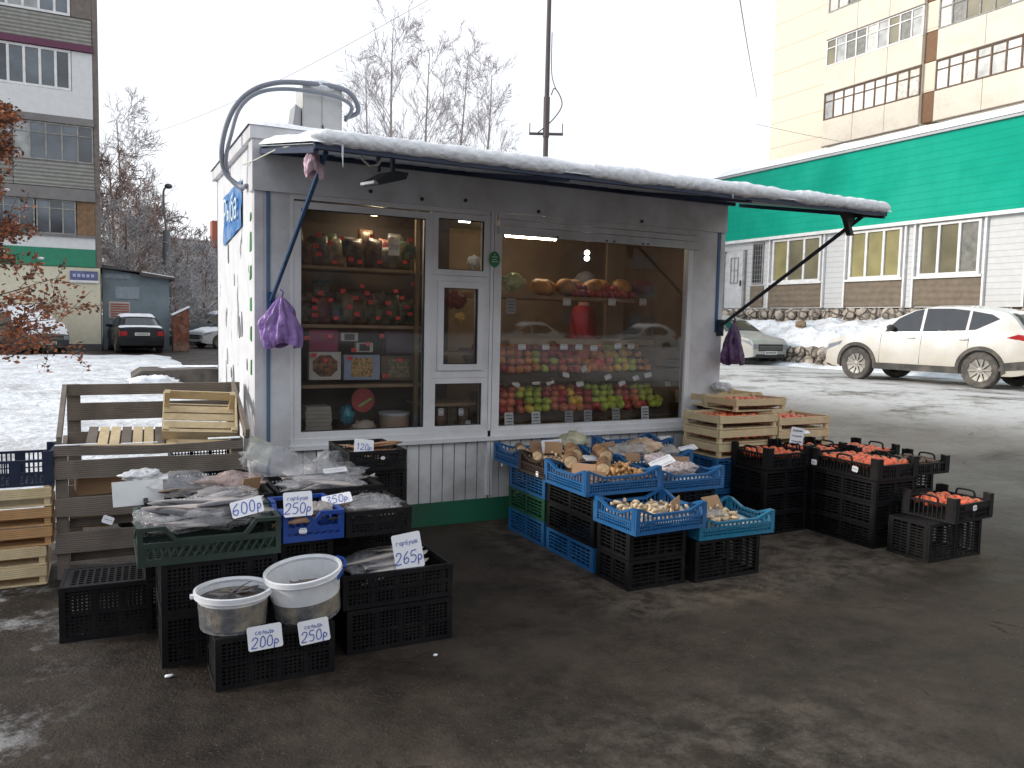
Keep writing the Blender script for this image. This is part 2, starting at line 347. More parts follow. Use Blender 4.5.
    sc = N.new('ShaderNodeVectorMath'); sc.operation = 'SCALE'; sc.inputs['Scale'].default_value = .5; L.new(n4.outputs['Color'], sc.inputs[0]); L.new(sc.outputs[0], ad.inputs[1]); L.new(ad.outputs[0], vo.inputs['Vector'])
    crk = ma('MULTIPLY', mr(vo.outputs['Distance'], .010, .002), mr(big, .56, .66)); base = mixc(ma('MULTIPLY', crk, .45), base, (.012, .011, .01))
    peb = mr(nz(75, 2), .64, .72); base = mixc(ma('MULTIPLY', peb, .5), base, (.28, .25, .22))
    L.new(base, bs.inputs['Base Color'])
    L.new(mr(big, .3, .7, .42, .8), bs.inputs['Roughness']); bs.inputs['Specular IOR Level'].default_value = .22
    bp = N.new('ShaderNodeBump'); bp.inputs['Strength'].default_value = 1.; bp.inputs['Distance'].default_value = .022
    h = ma('ADD', ma('MULTIPLY', fine, .4), ma('MULTIPLY', mid, 1.4)); h = ma('SUBTRACT', h, crk); h = ma('ADD', h, ma('MULTIPLY', peb, .8)); L.new(h, bp.inputs['Height']); L.new(bp.outputs[0], bs.inputs['Normal'])
    struct(b.build('ground', m, smooth=True), 'dark wet asphalt ground with pale worn patches')
ground()
# snowy verge left of and behind the kiosk, a low uneven blanket
def verge():
    b = MB(); nx, ny = 110, 130
    def fn(u, v):
        x = -22+23.6*u; y = .9+25.5*(v**1.5)
        e = min((x+22)*.5, (1.6-x)*.9, 1, (26.4-y)*.6); e = max(0, e)
        e *= sstep(0, 1.2, (y-.9) + .5*noise.noise(Vector((x*1.3, y, 3))))
        n = noise.fractal(Vector((x*.9, y*.9, 0)), 1., 2., 4)
        return (x, y, gz(x, y) - .02 + (.11 + .05*n)*sstep(0, 1, e))
    b.grid(nx, ny, fn); struct(b.build('snow_ground', M_SNOWD, smooth=True), 'trodden snow over the verge behind the pallets')
verge()

# ------------------------------------------------------------------ the kiosk
KW, KD, KH = 3.9, 1.85, 2.7
def kiosk():
    k = thing('kiosk', 'white metal market kiosk with large shop windows and a snowy roof', 'kiosk')
    P = lambda b, n, m, **q: b.build(n, m, k, **q)
    # side wall (left) with torn white posters
    m = mat('poster_wall', (.62, .63, .66), .6, var=.08, bump=.3, bscale=12)
    N, L, bs = nodes(m); tc = N.new('ShaderNodeTexCoord'); mp = N.new('ShaderNodeMapping'); mp.inputs['Scale'].default_value = (1, 2.6, 1.2); L.new(tc.outputs['Object'], mp.inputs['Vector'])
    nz = N.new('ShaderNodeTexNoise'); nz.inputs['Scale'].default_value = 2.4; nz.inputs['Detail'].default_value = 5; L.new(mp.outputs[0], nz.inputs['Vector'])
    r = N.new('ShaderNodeMapRange'); r.inputs['From Min'].default_value = .63; r.inputs['From Max'].default_value = .655; L.new(nz.outputs['Fac'], r.inputs['Value'])
    mx = N.new('ShaderNodeMix'); mx.data_type = 'RGBA'; src = bs.inputs['Base Color'].links[0].from_socket; L.new(r.outputs[0], mx.inputs[0]); L.new(src, mx.inputs[6]); mx.inputs[7].default_value = (.14, .15, .17, 1); L.new(mx.outputs[2], bs.inputs['Base Color'])
    b = bx(0, .03, .12, KD, 0, 2.66); P(b, 'side_wall', m)
    b = bx(0, KW, KD-.03, KD, .0, 2.66).box(KW-.03, KW, .12, KD-.03, 0, 2.66); P(b, 'back_wall', M_WHITE)
    # torn poster rags standing proud of the side wall
    for i in range(13):
        y = U(.25, 1.7); z = U(.5, 2.0); h = U(.05, .22); w_ = U(.02, .09); b = MB(); b.prism([(y, z), (y+w_*.6, z-.02), (y+w_, z+.03), (y+w_*.7, z+h*.6), (y+w_*.5, z+h), (y+w_*.1, z+h*.5)], lambda u, v, t: (t-.01*(v-z), u, v), -.006, -.001)
        P(b, 'torn_paper', mat('torn_paper', (.2, .2, .22), .8) if i % 3 else mat('torn_pale', (.45, .46, .48), .8))
    b = MB(); 
    for i in range(6): z = 1.12+i*.2+U(-.04, .04); h_ = U(.03, .11); b.prism([(.13, z), (.16+U(0, .03), z+U(-.02, .02)), (.155+U(0, .02), z+h_), (.135, z+h_+.01)], lambda u, v, t: (t, u, v), -.007, -.001)
    P(b, 'green_sticker', mat('green_sticker', (.03, .22, .06), .5, var=.4))
    # posts
    b = MB().box(0, .22, 0, .12, 0, 2.3).box(-.006, .05, -.004, .0, 0, 2.3)
    P(b, 'corner_post', M_WHITE)
    P(bx(.068, .092, -.006, -.001, .35, 2.3), 'blue_strip', mat('faded_blue', (.10, .17, .28), .5))
    P(MB().box(3.56, KW, 0, .12, 0, 2.3), 'corner_post', M_WHITE)
    P(bx(3.82, 3.85, -.006, -.001, 1.45, 2.34), 'blue_strip', M_BLUE)
    # fascia and roof
    b = MB().box(-.02, KW+.0, -.02, .12, 2.3, 2.62).box(-.035, KW+.06, -.035, KD+.03, 2.62, 2.7)
    P(b, 'fascia', M_WHITE)
    b = MB(); 
    for x in (.62, 1.17, 1.42, 2.35, 3.1): b.lathe([(.0, -.012), (.014, -.012), (.016, 0), (.016, .01)], 10, (0, 0, 0))
    b = MB()
    for x, z in ((.75, 2.36), (1.12, 2.34), (1.45, 2.36), (2.05, 2.33), (3.0, 2.33)): b.tube([(x, -.03, z), (x, -.0, z)], .013, 8)
    P(b, 'bolt', M_DARKMETAL)
    # plinth and ribbed apron
    P(bx(.02, KW-.02, .012, .1, .0, .175), 'plinth', M_GREENB)
    b = MB(); x = .22; i = 0
    b.box(.22, 3.56, .03, .1, .175, .63)
    while x < 3.54: b.box(x, x+.082, .012, .03, .175, .63); x += .092
    P(b, 'apron', M_RIB)
    P(MB().box(.21, 3.58, -.03, .03, .615, .645).box(.22, 3.57, -.012, .05, .645, .69), 'sill', M_FRAME)
    # window frames
    def win(x0, x1, z0, z1, fw=.045, y0=-.004, gy=.02, name='window', ow=None):
        b = MB().box(x0-fw, x0, y0, .06, z0-fw, z1+fw).box(x1, x1+fw, y0, .06, z0-fw, z1+fw).box(x0, x1, y0, .06, z0-fw, z0).box(x0, x1, y0, .06, z1, z1+fw)
        q = b.build('window', M_FRAME, k)
        bx(x0-.004, x1+.004, gy, gy+.005, z0-.004, z1+.004).build('pane', M_GLASS, q); 
        g_ = .006; MB().box(x0, x0+g_, y0+.01, gy, z0, z1).box(x1-g_, x1, y0+.01, gy, z0, z1).box(x0, x1, y0+.01, gy, z0, z0+g_).box(x0, x1, y0+.01, gy, z1-g_, z1).build('seal', M_BLKC, q)
        return q
    win(.29, 1.16, .735, 2.21)
    win(1.255, 1.615, 1.865, 2.225, .04); win(1.30, 1.57, 1.185, 1.735, .045, -.016); win(1.245, 1.615, .735, 1.045, .04)
    b = MB().box(1.205, 1.215, -.002, .06, .69, 2.27).box(1.655, 1.665, -.002, .06, .69, 2.27).box(1.215, 1.655, -.001, .055, 1.782, 1.823).box(1.215, 1.655, -.001, .055, 1.087, 1.138).box(1.215, 1.253, -.0005, .055, 1.138, 1.782).box(1.617, 1.655, -.0005, .055, 1.138, 1.782).box(1.215, 1.655, -.001, .05, .66, .694)
    P(b, 'mullion', M_FRAME)
    P(MB().box(.22, .243, -.003, .06, .69, 2.3).box(.243, 1.66, -.003, .055, 2.268, 2.3), 'mullion', M_FRAME)
    P(MB().box(1.667, 1.69, -.012, .06, .2, 2.45).box(1.696, 1.713, -.01, .06, .2, 2.4), 'mullion', M_FRAME)
    b = MB().box(1.716, 1.76, -.004, .06, .69, 2.2).box(3.51, 3.556, -.004, .06, .69, 2.2).box(1.76, 3.51, -.004, .06, .69, .715)
    q = P(b, 'window', M_FRAME); bx(1.756, 3.514, .02, .025, .71, 2.2).build('pane', M_GLASS, q)
    # shutter: slats rolled down a little
    b = MB()
    for i in range(4): z = 2.16+i*.048; b.box(1.73, 3.60, -.018+.002*i, .0, z, z+.043)
    b.box(1.725, 3.61, -.035, -.01, 2.14, 2.158)
    s_ = P(b, 'shutter', M_WHITE)
    b = MB(); 
    for x in (2.2, 2.65, 2.72, 3.0, 3.05): b.box(x, x+.02, -.04, -.02, 2.146, 2.156)
    b.build('screw', M_DARKMETAL, s_)
    # green oval sticker
    q = P(MB().prism([(1.695+.044*math.cos(t*math.pi/12), 1.955+.058*math.sin(t*math.pi/12)) for t in range(24)], lambda u, v, t: (u, t, v), -.0155, -.0125), 'sticker', mat('oval_green', (.01, .22, .06), .4))
    b = MB()
    for z, w_ in ((1.97, .022), (1.952, .016), (1.936, .024)):
        x = 1.695-w_
        while x < 1.695+w_: b.box(x, x+.004, -.0175, -.0157, z, z+.007); x += .0065
    b.blob((1.695, -.0165, 1.99), .006, .001, .006, 8, 4); b.build('print', M_PAPER, q)
    # roof snow
    b = MB()
    def fn(u, v):
        x = -.05+(KW+.13)*u; y = -.045+(KD+.1)*v; e = min(1, min(u, 1-u)*28, min(v, 1-v)*16)
        return (x, y, 2.70+(.055+.018*noise.noise(Vector((x*3, y*3, 5))))*math.sqrt(max(0, e)))
    b.grid(90, 40, fn); P(b, 'roof_snow', M_SNOW, smooth=True)
    # interior
    mi = mat('inner_wall', (.22, .155, .10), .7, var=.15)
    P(MB().box(.03, KW-.03, KD-.06, KD-.035, .05, 2.6).box(.035, .055, .13, KD-.06, .05, 2.6).box(KW-.055, KW-.035, .13, KD-.06, .05, 2.6), 'lining', mi)
    P(bx(.06, KW-.06, .13, KD-.07, 2.38, 2.40), 'ceiling', mat('inner_ceiling', (.4, .37, .3), .7)); P(bx(.06, KW-.06, .13, KD-.07, .2, .22), 'floor', mi)
    # awning
    y1 = -1.45; z0, z1_ = 2.575, 2.325; xa, xb = .03, 4.06
    def S(y): return z0+(z1_-z0)*(y/y1)
    b = MB(); n = 60
    def fn(u, v):
        x = xa+(xb-xa)*u; y = v*y1; return (x, y, S(y)+.006*(1 if int(u*120) % 4 < 2 else -1))
    b.grid(120, 6, fn); o = P(b, 'awning', M_AWN); sm = o.modifiers.new('thickness', 'SOLIDIFY'); sm.thickness = .004
    b = MB(); 
    b.bar((xa, y1, S(y1)-.005), (xb, y1, S(y1)-.005), .035, .035); b.bar((xa, -.03, 2.545), (xb-.1, -.03, 2.545), .03, .03)
    b.bar((xa+.01, 0, S(0)-.028), (xa+.01, y1, S(y1)-.025), .03, .025, (1, 0, 0)); b.bar((xb-.01, 0, S(0)-.028), (xb-.01, y1, S(y1)-.025), .03, .025, (1, 0, 0))
    b.bar((1.45, 0, S(0)-.028), (1.45, y1, S(y1)-.025), .025, .02, (1, 0, 0)); b.bar((2.8, 0, S(0)-.028), (2.8, y1, S(y1)-.025), .025, .02, (1, 0, 0))
    b.build('rail', mat('dark_blue_rail', (.02, .035, .08), .5), o)
    b = MB()
    def fs(u, v):
        x = xa-.02+(xb-xa+.05)*u; a = v*math.pi
        # lens-like cross-section: thick at the front lip
        yy = y1-.035+1.42*(1-v)**1.0 if True else 0
        e = min(1, min(u, 1-u)*70, v*14, (1-v)*14)
        th = (.055+.02*noise.noise(Vector((x*2.2, yy*2, 1)))+.012*noise.noise(Vector((x*9, yy*6, 2))))*math.sqrt(max(0, e))
        return (x, yy, S(yy)+.012+th)
    b.grid(160, 44, fs)
    # overhanging front lip
    def fl(u, v):
        x = xa-.02+(xb-xa+.05)*u; a = math.pi*(.5+v); drip = .010*noise.noise(Vector((x*5, 0, 7)))+.006*noise.noise(Vector((x*17, 0, 9)))
        r = .041+.010*noise.noise(Vector((x*3.1, 3, 1)))+drip+.009*noise.noise(Vector((x*1.1, 0, 14)))+.0022*noise.noise(Vector((x*30, v*5, 4))); e = min(1, min(u, 1-u)*60); r *= math.sqrt(max(.02, e))
        return (x, y1-.012+.045*math.cos(a)*(r/.045), S(y1)+.036+r*math.sin(a)-(.012 if v > .7 else 0)*0)
    b.grid(700, 14, fl); b.build('awning_snow', M_SNOW, o, smooth=True)
    # icicles
    b = MB()
    for x, l in ((.16, .1), (2.62, .03)):
        MB().tube([(x, y1-.03, S(y1)+.02), (x, y1-.03, S(y1)-l*.5), (x+.003, y1-.03, S(y1)-l)], [.006, .004, .0008], 6).build('icicle', mat('ice', (.7, .75, .8), .15), o)
    # struts
    ms = mat('strut_blue', (.02, .07, .16), .45)
    b = MB().tube([(.095, -.02, 1.60), (.11, -1.36, S(-1.36)-.03)], .014, 8).box(.07, .12, -.03, -.005, 1.52, 1.66); P(b, 'strut', ms)
    b = MB().tube([(3.86, -.02, 1.50), (3.97, -1.33, S(-1.33)-.04)], .015, 8).box(3.84, 3.88, -.05, -.005, 1.42, 1.56).box(3.94, 4.0, -1.36, -1.30, 2.3, 2.39); P(b, 'strut', mat('strut_dark', (.02, .03, .05), .45))
    return k
KIOSK = kiosk()

# things fixed to or hung on the kiosk
def px_poly(pts, y):  return [onY(a, b_, y) for a, b_ in pts]
def hang_bag(name, label, cat, top, w_, h, m, folds=7, group=None):
    b = MB()
    def fn(u, v):
        a = 2*math.pi*u; r = (.12+.88*min(1, v*1.6)**.8)*(1-.12*v*v); f = 1+.20*math.sin(a*folds+2*v)+.12*math.sin(a*(folds*2+1)-3*v)*v+.30*noise.noise(Vector((math.cos(a)*2, math.sin(a)*2, v*3)))+.12*noise.noise(Vector((math.cos(a)*7, math.sin(a)*7, v*6)))
        zz = -h*v + .02*math.sin(a*3)*v
        return (w_/2*r*f*math.cos(a), w_/3*r*f*math.sin(a), zz)
    b.grid(110, 34, fn); b.tube([(0, 0, .0), (.01, 0, .035), (-.01, -.01, .05)], .007, 6)
    o = b.build(name, m, None, True, loc=top); return tag(o, label, cat, group)
hang_bag('plastic_bag', 'lilac plastic bag tied to the left awning strut of the kiosk', 'bag', (.125, -.2, 1.62), .23, .30, M_PURP)
hang_bag('plastic_bag', 'dark purple plastic bag hanging from the right awning strut', 'bag', (3.93, -.12, 1.53), .21, .34, M_DPURP, 4)
p = onY(313, 148, -1.3)
hang_bag('cloth_rag', 'pale pink rag knotted at the top of the left awning strut', 'rag', p, .09, .13, mat('pink_cloth', (.5, .36, .42), .8, var=.3), 3)
p = onY(850, 207, -1.3)
b = MB(); q = onY(858, 240, -1.3)
b.prism([(-.10, .02), (.07, .04), (.06, -.05), (.0, -.13), (.035, -.2), (.0, -.2), (-.05, -.09), (-.11, -.02)], lambda u, v, t: (u, t, v), -.02, .02)
tag(b.build('tape_wrap', M_BLKC, loc=p), 'black plastic wrap knotted at the top of the right awning strut', 'wrap')
# floodlight under the awning
p = onY(384, 178, -1.0)
t = thing('floodlight', 'black floodlight hung under the awning above the left window', 'floodlight', p, (0, 0, R(20)))
MB().prism([(-.10, -.03), (-.08, -.055), (.1, .0), (.12, .04), (.02, .035)], lambda u, v, tt: (u, tt, v), -.07, .07).build('housing', M_DARKMETAL, t)
bx(-.115, -.06, -.06, .06, -.05, -.035).build('lens', mat('lens', (.6, .62, .65), .2), t)
MB().box(-.05, -.03, -.01, .01, .03, .14).build('bracket', M_DARKMETAL, t); MB().box(.05, .07, -.01, .01, .03, .15).build('bracket', M_DARKMETAL, t)
# wires along the awning
b = MB(); pts = [onY(a, c, yy) for a, c, yy in ((243, 165, .15), (255, 160, -.05), (275, 150, -.5), (290, 146, -.8), (318, 138, -1.3))]; b.tube(pts, .004, 6)
tag(b.build('wire', M_WIREW), 'white wire sagging along the left edge of the awning', 'wire')
b = MB(); pts = [onY(a, c, -1.2) for a, c in ((358, 150), (363, 160), (370, 166), (378, 165), (384, 155))]; b.tube(pts, .006, 6)
tag(b.build('cable', M_WIREW), 'short looped cable hanging above the floodlight', 'cable')
# blue banner with white lettering on the side wall
b = MB()
def fn(u, v):
    y = .48+.89*u; return (-.012-.01*noise.noise(Vector((y*5, v*3, 0))), y, 2.12+(.30*v)-.05*(1-v)*u*1.5+.02*v*(1-u))
b.grid(16, 8, fn)
t = tag(b.build('shop_sign', mat('sign_blue', (.02, .16, .45), .5, var=.15, dirt=(.4, .45, .5), dscale=6, damt=.6), smooth=True), 'tattered blue sign with pale lettering on the kiosk side wall', 'sign')
o = link('lettering', text_mesh('Рыба', .27, mat('sign_letters', (.55, .66, .70), .6), shear=0), t, (-.028, .93, 2.27), (R(90), 0, R(-90)))
# roof box and conduits
p0 = onY(291, 122, .35); p1 = onY(342, 118, .35); pz = onY(316, 80, .35).z
t = thing('electric_box', 'grey metal box on the kiosk roof with snow on its lid', 'box', ((p0.x+p1.x)/2, .45, 2.70))
w_ = (p1.x-p0.x)/2; h = pz-2.7
b = MB().box(-w_*.55, w_, -.1, .12, 0, h*.95).box(-w_*.5, w_*.15, -.106, -.1, .02, h*.9).box(w_*.22, w_*.9, -.106, -.1, .02, h*.9); b.build('cabinet', mat('box_grey', (.5, .5, .5), .5), t)
bx(w_*.2, w_*.25, -.112, -.106, .05, .14).build('handle', M_DARKMETAL, t)
MB().prism([(-w_, 0), (-w_*.6, 0), (-w_*.6, h*.55), (-w_*.8, h*.6)], lambda u, v, tt: (u, tt, v), -.08, .1).build('bracket', mat('galv', (.35, .36, .38), .5, metal=.4), t)
MB().blob((w_*.2, 0, h*.93), w_*.9, .14, .055, 18, 8, lambda d: 1+.08*noise.noise(d*4)).build('snow_cap', M_SNOW, t, smooth=True)
def smooth_path(pts, n=8):
    out = []; P = [pts[0]]+pts+[pts[-1]]
    for i in range(1, len(P)-2):
        for k in range(n):
            t_ = k/n; a, b_, c, d = P[i-1], P[i], P[i+1], P[i+2]
            out.append(.5*((2*b_)+(c-a)*t_+(2*a-5*b_+4*c-d)*t_*t_+(3*b_-a-3*c+d)*t_**3))
    out.append(P[-2]); return out
def conduit(label, pxs, r):
    pts = smooth_path([onY(a, c, yy) for a, c, yy in pxs]); tag(MB().tube(pts, r, 8).build('conduit', M_CABLE, smooth=True), label, 'cable', 'conduits on the kiosk roof')
conduit('outer thick grey conduit arching from the roof box over the kiosk corner', [(345, 118, .42), (358, 112, .36), (354, 98, .34), (340, 88, .33), (305, 83, .33), (275, 83, .33), (250, 92, .33), (232, 112, .33), (222, 145, .33), (225, 172, .36), (240, 186, .3), (247, 186, .2)], .017)
conduit('inner thin grey conduit looping below the other one', [(345, 121, .4), (352, 108, .33), (342, 99, .3), (320, 93, .3), (285, 89, .3), (258, 93, .3), (240, 108, .3), (231, 135, .3), (226, 160, .33), (231, 180, .36), (243, 190, .3)], .013)

# ------------------------------------------------------------------ crates
def panel(L, H, style):
    """one lattice wall spanning x in [-L/2, L/2], z in [0, H]"""
    b = MB(); t = .010; h2 = L/2
    def r(x0, x1, z0, z1, tt=t): b.box(x0, x1, -tt/2, tt/2, z0, z1)
    if style == 'fine':       # small square holes between stout rails
        r(-h2, h2, 0, .022, .014); r(-h2, h2, H-.022, H, .018); r(-h2, -h2+.026, .022, H-.022, .014); r(h2-.026, h2, .022, H-.022, .014)
        mid = H*.52; r(-h2+.026, h2-.026, mid-.006, mid+.006, .012)
        n = max(3, int((L-.052)/.0185)); 
        for i in range(1, n): x = -h2+.026+(L-.052)*i/n; w_ = .0038 if i % 6 else .011; r(x-w_, x+w_, .022, H-.022, .007)
        m = max(3, int(H/.0195))
        for i in range(1, m): z = .022+(H-.044)*i/m; r(-h2+.026, h2-.026, z-.0035, z+.0035, .0062)
    elif style == 'slat':     # stacked crates: level bars between corner posts
        r(-h2, h2, 0, .020, .014); r(-h2, h2, H-.020, H, .018); r(-h2, -h2+.028, .02, H-.02, .016); r(h2-.028, h2, .02, H-.02, .016); r(-.012, .012, .02, H-.02, .012)
        m = max(3, int((H-.04)/.019))
        for i in range(1, m): z = .02+(H-.04)*i/m; r(-h2+.028, h2-.028, z-.0042, z+.0042, .008)
        n = max(4, int((L-.056)/.05))
        for i in range(1, n): x = -h2+.028+(L-.056)*i/n; r(x-.003, x+.003, .02, H-.02, .0065)
    elif style == 'blue':     # raised corners, slots above, fine lattice below
        hc = H-.04; r(-h2, h2, 0, .02, .016); r(-h2, -h2+.03, .02, H, .02); r(h2-.03, h2, .02, H, .02)
        for sg in (-1, 1):
            b.bar((sg*(h2-.03), 0, H-.008), (sg*(h2-.13), 0, hc-.006), .014, .02); 
        r(-h2+.125, h2-.125, hc-.014, hc, .02); r(-h2+.03, h2-.03, H*.42, H*.42+.012, .013)
        n = max(4, int((L-.06)/.030))
        for i in range(1, n): 
            x = -h2+.03+(L-.06)*i/n; top = hc-.01 if abs(x) < h2-.125 else hc+.04*(abs(x)-(h2-.13))/.1-.008
            r(x-.0042, x+.0042, H*.42, top, .009)
        n = max(6, int((L-.06)/.018))
        for i in range(1, n): x = -h2+.03+(L-.06)*i/n; r(x-.003, x+.003, .02, H*.42, .008)
        for z in (.035, .05): 
            if z < H*.4: r(-h2+.03, h2-.03, z-.003, z+.003, .0075)
    elif style == 'diag':
        hc = H-.055; r(-h2, h2, 0, .028, .016); r(-h2, -h2+.022, .028, H, .016); r(h2-.022, h2, .028, H, .016); r(-h2, h2, hc-.035, hc-.012, .014)
        for sg in (-1, 1):
            b.bar((sg*h2, 0, H-.007), (sg*(h2-.11), 0, H-.007), .016, .022); b.bar((sg*(h2-.105), 0, H-.01), (sg*(h2-.16), 0, hc-.02), .016, .022)
        r(-h2+.15, h2-.15, hc-.02, hc-.004, .02)
        n = int(L/.036)
        for i in range(n): x = -h2+.02+(L-.05)*i/n; b.bar((x, 0, .02), (x+.035, 0, hc-.03), .008, .008)
    elif style == 'tall':     # fruit crate: low walls, tall corner lugs
        hc = H-.045; r(-h2, h2, 0, .016, .014); r(-h2, h2, hc-.014, hc, .014); r(-h2, -h2+.05, .016, H, .02); r(h2-.05, h2, .016, H, .02)
        n = max(3, int((L-.1)/.022))
        for i in range(1, n): x = -h2+.05+(L-.1)*i/n; r(x-.004, x+.004, .016, hc-.014, .008)
        r(-.02, .02, .016, hc-.014, .011)
        for z in (.045, .075): 
            if z < hc-.02: r(-h2+.05, h2-.05, z-.003, z+.003, .0072)
    elif style == 'loop':     # end of a fruit crate with a loop handle
        hc = H-.045; r(-h2, h2, 0, .016, .014); r(-h2, h2, hc-.014, hc, .014); r(-h2, -h2+.05, .016, H, .02); r(h2-.05, h2, .016, H, .02)
        n = max(3, int((L-.1)/.028))
        for i in range(1, n): x = -h2+.05+(L-.1)*i/n; r(x-.004, x+.004, .016, hc-.014, .008)
        b.tube(smooth_path([Vector((-.065, 0, hc-.01)), Vector((-.06, 0, hc+.025)), Vector((-.035, 0, hc+.035)), Vector((.035, 0, hc+.035)), Vector((.06, 0, hc+.025)), Vector((.065, 0, hc-.01))], 4), .007, 6)
    return b
def base_grid(L, W):
    b = MB(); b.box(-L/2, L/2, -W/2, -W/2+.03, 0, .012).box(-L/2, L/2, W/2-.03, W/2, 0, .012).box(-L/2, -L/2+.03, -W/2+.03, W/2-.03, 0, .012).box(L/2-.03, L/2, -W/2+.03, W/2-.03, 0, .012)
    n = int(L/.03)
    for i in range(1, n): x = -L/2+L*i/n; b.box(x-.005, x+.005, -W/2+.03, W/2-.03, .001, .010)
    n = int(W/.03)
    for i in range(1, n): y = -W/2+W*i/n; b.box(-L/2+.03, L/2-.03, y-.005, y+.005, .002, .009)
    return b
_pm = {}
def cached(key, fn):
    if key not in _pm: _pm[key] = fn()
    return _pm[key]
STY = {'fine': ('fine', 'fine'), 'slat': ('slat', 'slat'), 'blue': ('blue', 'blue'), 'diag': ('diag', 'diag'), 'tall': ('tall', 'loop')}
def crate(label, style, m, x0, x1, y0, y1, z0, h, flip=False, rz=0., group=None, name='plastic_crate', rot=None):
    L, W = abs(x1-x0), abs(y1-y0); c = ((x0+x1)/2, (y0+y1)/2, z0)
    t = thing(name, label, 'crate', c, rot or (0, 0, R(rz)), group)
    if flip: t.location.z = z0+h; t.rotation_euler = (R(180), 0, R(rz))
    st = STY[style]; k = (style, round(L, 2), round(W, 2), round(h, 2), m.name)
    a = cached(k+('a',), lambda: panel(L, h, st[0]).mesh('side_panel', m)); e = cached(k+('e',), lambda: panel(W-.02, h, st[1]).mesh('end_panel', m)); g = cached(k+('g',), lambda: base_grid(L-.02, W-.02).mesh('base', m))
    link('side_panel', a, t, (0, -W/2+.007, 0)); link('side_panel', a, t, (0, W/2-.007, 0))
    link('end_panel', e, t, (-L/2+.008, 0, 0), (0, 0, R(90))); link('end_panel', e, t, (L/2-.008, 0, 0), (0, 0, R(90)))
    link('base', g, t, (0, 0, .002)); return t
def wood_crate(label, m, x0, x1, y0, y1, z0, h, rz=0., rot=None, group=None, slats=1, post=.03):
    L, W = abs(x1-x0), abs(y1-y0); t = thing('wooden_crate', label, 'crate', ((x0+x1)/2, (y0+y1)/2, z0), rot or (0, 0, R(rz)), group)
    k = (round(L, 2), round(W, 2), round(h, 2), m.name, slats)
    def side(LL):
        b = MB(); 
        for i in range(slats):
            zz = .012+(h-.02)*(i/slats)+(h*.33 if slats == 1 else 0); zt = zz+((h*.53) if slats == 1 else (h/slats)*.62)
            b.box(-LL/2, LL/2, -.004, .004, zz, zt)
        if slats == 1: b.box(-LL/2, LL/2, -.004, .004, 0, .008)
        return b
    a = cached(k+('a',), lambda: side(L).mesh('side_panel', m)); e = cached(k+('e',), lambda: side(W-.02).mesh('end_panel', m))
    def bs():
        b = MB(); n = 5
        for i in range(n): y = -W/2+.006+(W-.012)*i/n; b.box(-L/2+.005, L/2-.005, y, y+(W-.012)/n-.012, .002, .008)
        return b.mesh('base', m)
    g = cached(k+('g',), bs); pp = cached(k+('p',), lambda: bx(-post/2, post/2, -post/2, post/2, 0, h+.006).mesh('corner_post', m))
    link('side_panel', a, t, (0, -W/2, 0)); link('side_panel', a, t, (0, W/2, 0)); link('end_panel', e, t, (-L/2, 0, 0), (0, 0, R(90))); link('end_panel', e, t, (L/2, 0, 0), (0, 0, R(90))); link('base', g, t)
    for sx in (-1, 1):
        for sy in (-1, 1): link('corner_post', pp, t, (sx*(L/2-post/2-.005), sy*(W/2-post/2-.005), 0))
    return t

# ------------------------------------------------------------------ small goods: prototypes
def fish_mesh(name, L, m, fat=1.):
    b = MB(); rings = []; n = 12; prof = [(0, .004), (.03, .02), (.1, .045), (.22, .062), (.38, .068), (.55, .058), (.72, .036), (.86, .018), (.9, .015)]
    vs = []
    for t, r in prof:
        for k in range(n):
            a = 2*math.pi*k/n; vs.append((L*(t-.5), r*L*.62*fat*math.cos(a), r*L*1.35*fat*math.sin(a)))
    b.add(vs, [(i*n+k, i*n+(k+1) % n, (i+1)*n+(k+1) % n, (i+1)*n+k) for i in range(len(prof)-1) for k in range(n)] + [tuple(range(n))[::-1]])
    F = lambda u, v, t: (u*L, t, v*L)
    b.prism([(.37, .012), (.5, .1), (.46, 0), (.5, -.1), (.37, -.012)], F, -.002, .002); b.prism([(-.1, .075), (.0, .12), (.12, .07)], F, -.0015, .0015); b.prism([(.0, -.07), (.06, -.11), (.15, -.06)], F, -.0015, .0015)
    b.blob((-.43*L, .012*L*fat, .015*L), .008*L, .006*L, .008*L, 6, 4); b.blob((-.43*L, -.012*L*fat, .015*L), .008*L, .006*L, .008*L, 6, 4)
    # lie on its side
    b.xf(Matrix.Rotation(R(90), 4, 'X')); return b.mesh(name, m, 'auto')
def belly(m, dark, pale, yr):
    N, L, b = nodes(m); tc = N.new('ShaderNodeTexCoord'); sp = N.new('ShaderNodeSeparateXYZ'); L.new(tc.outputs['Object'], sp.inputs[0]); mr = N.new('ShaderNodeMapRange'); L.new(sp.outputs[1], mr.inputs['Value'])
    mr.inputs['From Min'].default_value = -yr; mr.inputs['From Max'].default_value = yr*.6
    mx = N.new('ShaderNodeMix'); mx.data_type = 'RGBA'; L.new(mr.outputs[0], mx.inputs[0]); mx.inputs[6].default_value = list(dark)+[1]; mx.inputs[7].default_value = list(pale)+[1]
    m2 = N.new('ShaderNodeMix'); m2.data_type = 'RGBA'; m2.blend_type = 'OVERLAY'; m2.inputs[0].default_value = .8; src = b.inputs['Base Color'].links[0].from_socket; L.new(mx.outputs[2], m2.inputs[6]); L.new(src, m2.inputs[7]); L.new(m2.outputs[2], b.inputs['Base Color'])
belly(M_FISH, (.10, .10, .115), (.60, .57, .55), .02); belly(M_FISHB, (.12, .075, .045), (.45, .32, .22), .02)
FISH = fish_mesh('fish', .30, M_FISH); FISHB = fish_mesh('fish', .27, M_FISHB, 1.15); FISHD = fish_mesh('fish', .25, mat('fish_dark', (.07, .06, .06), .3, var=.4, scale=14, coat=.5))
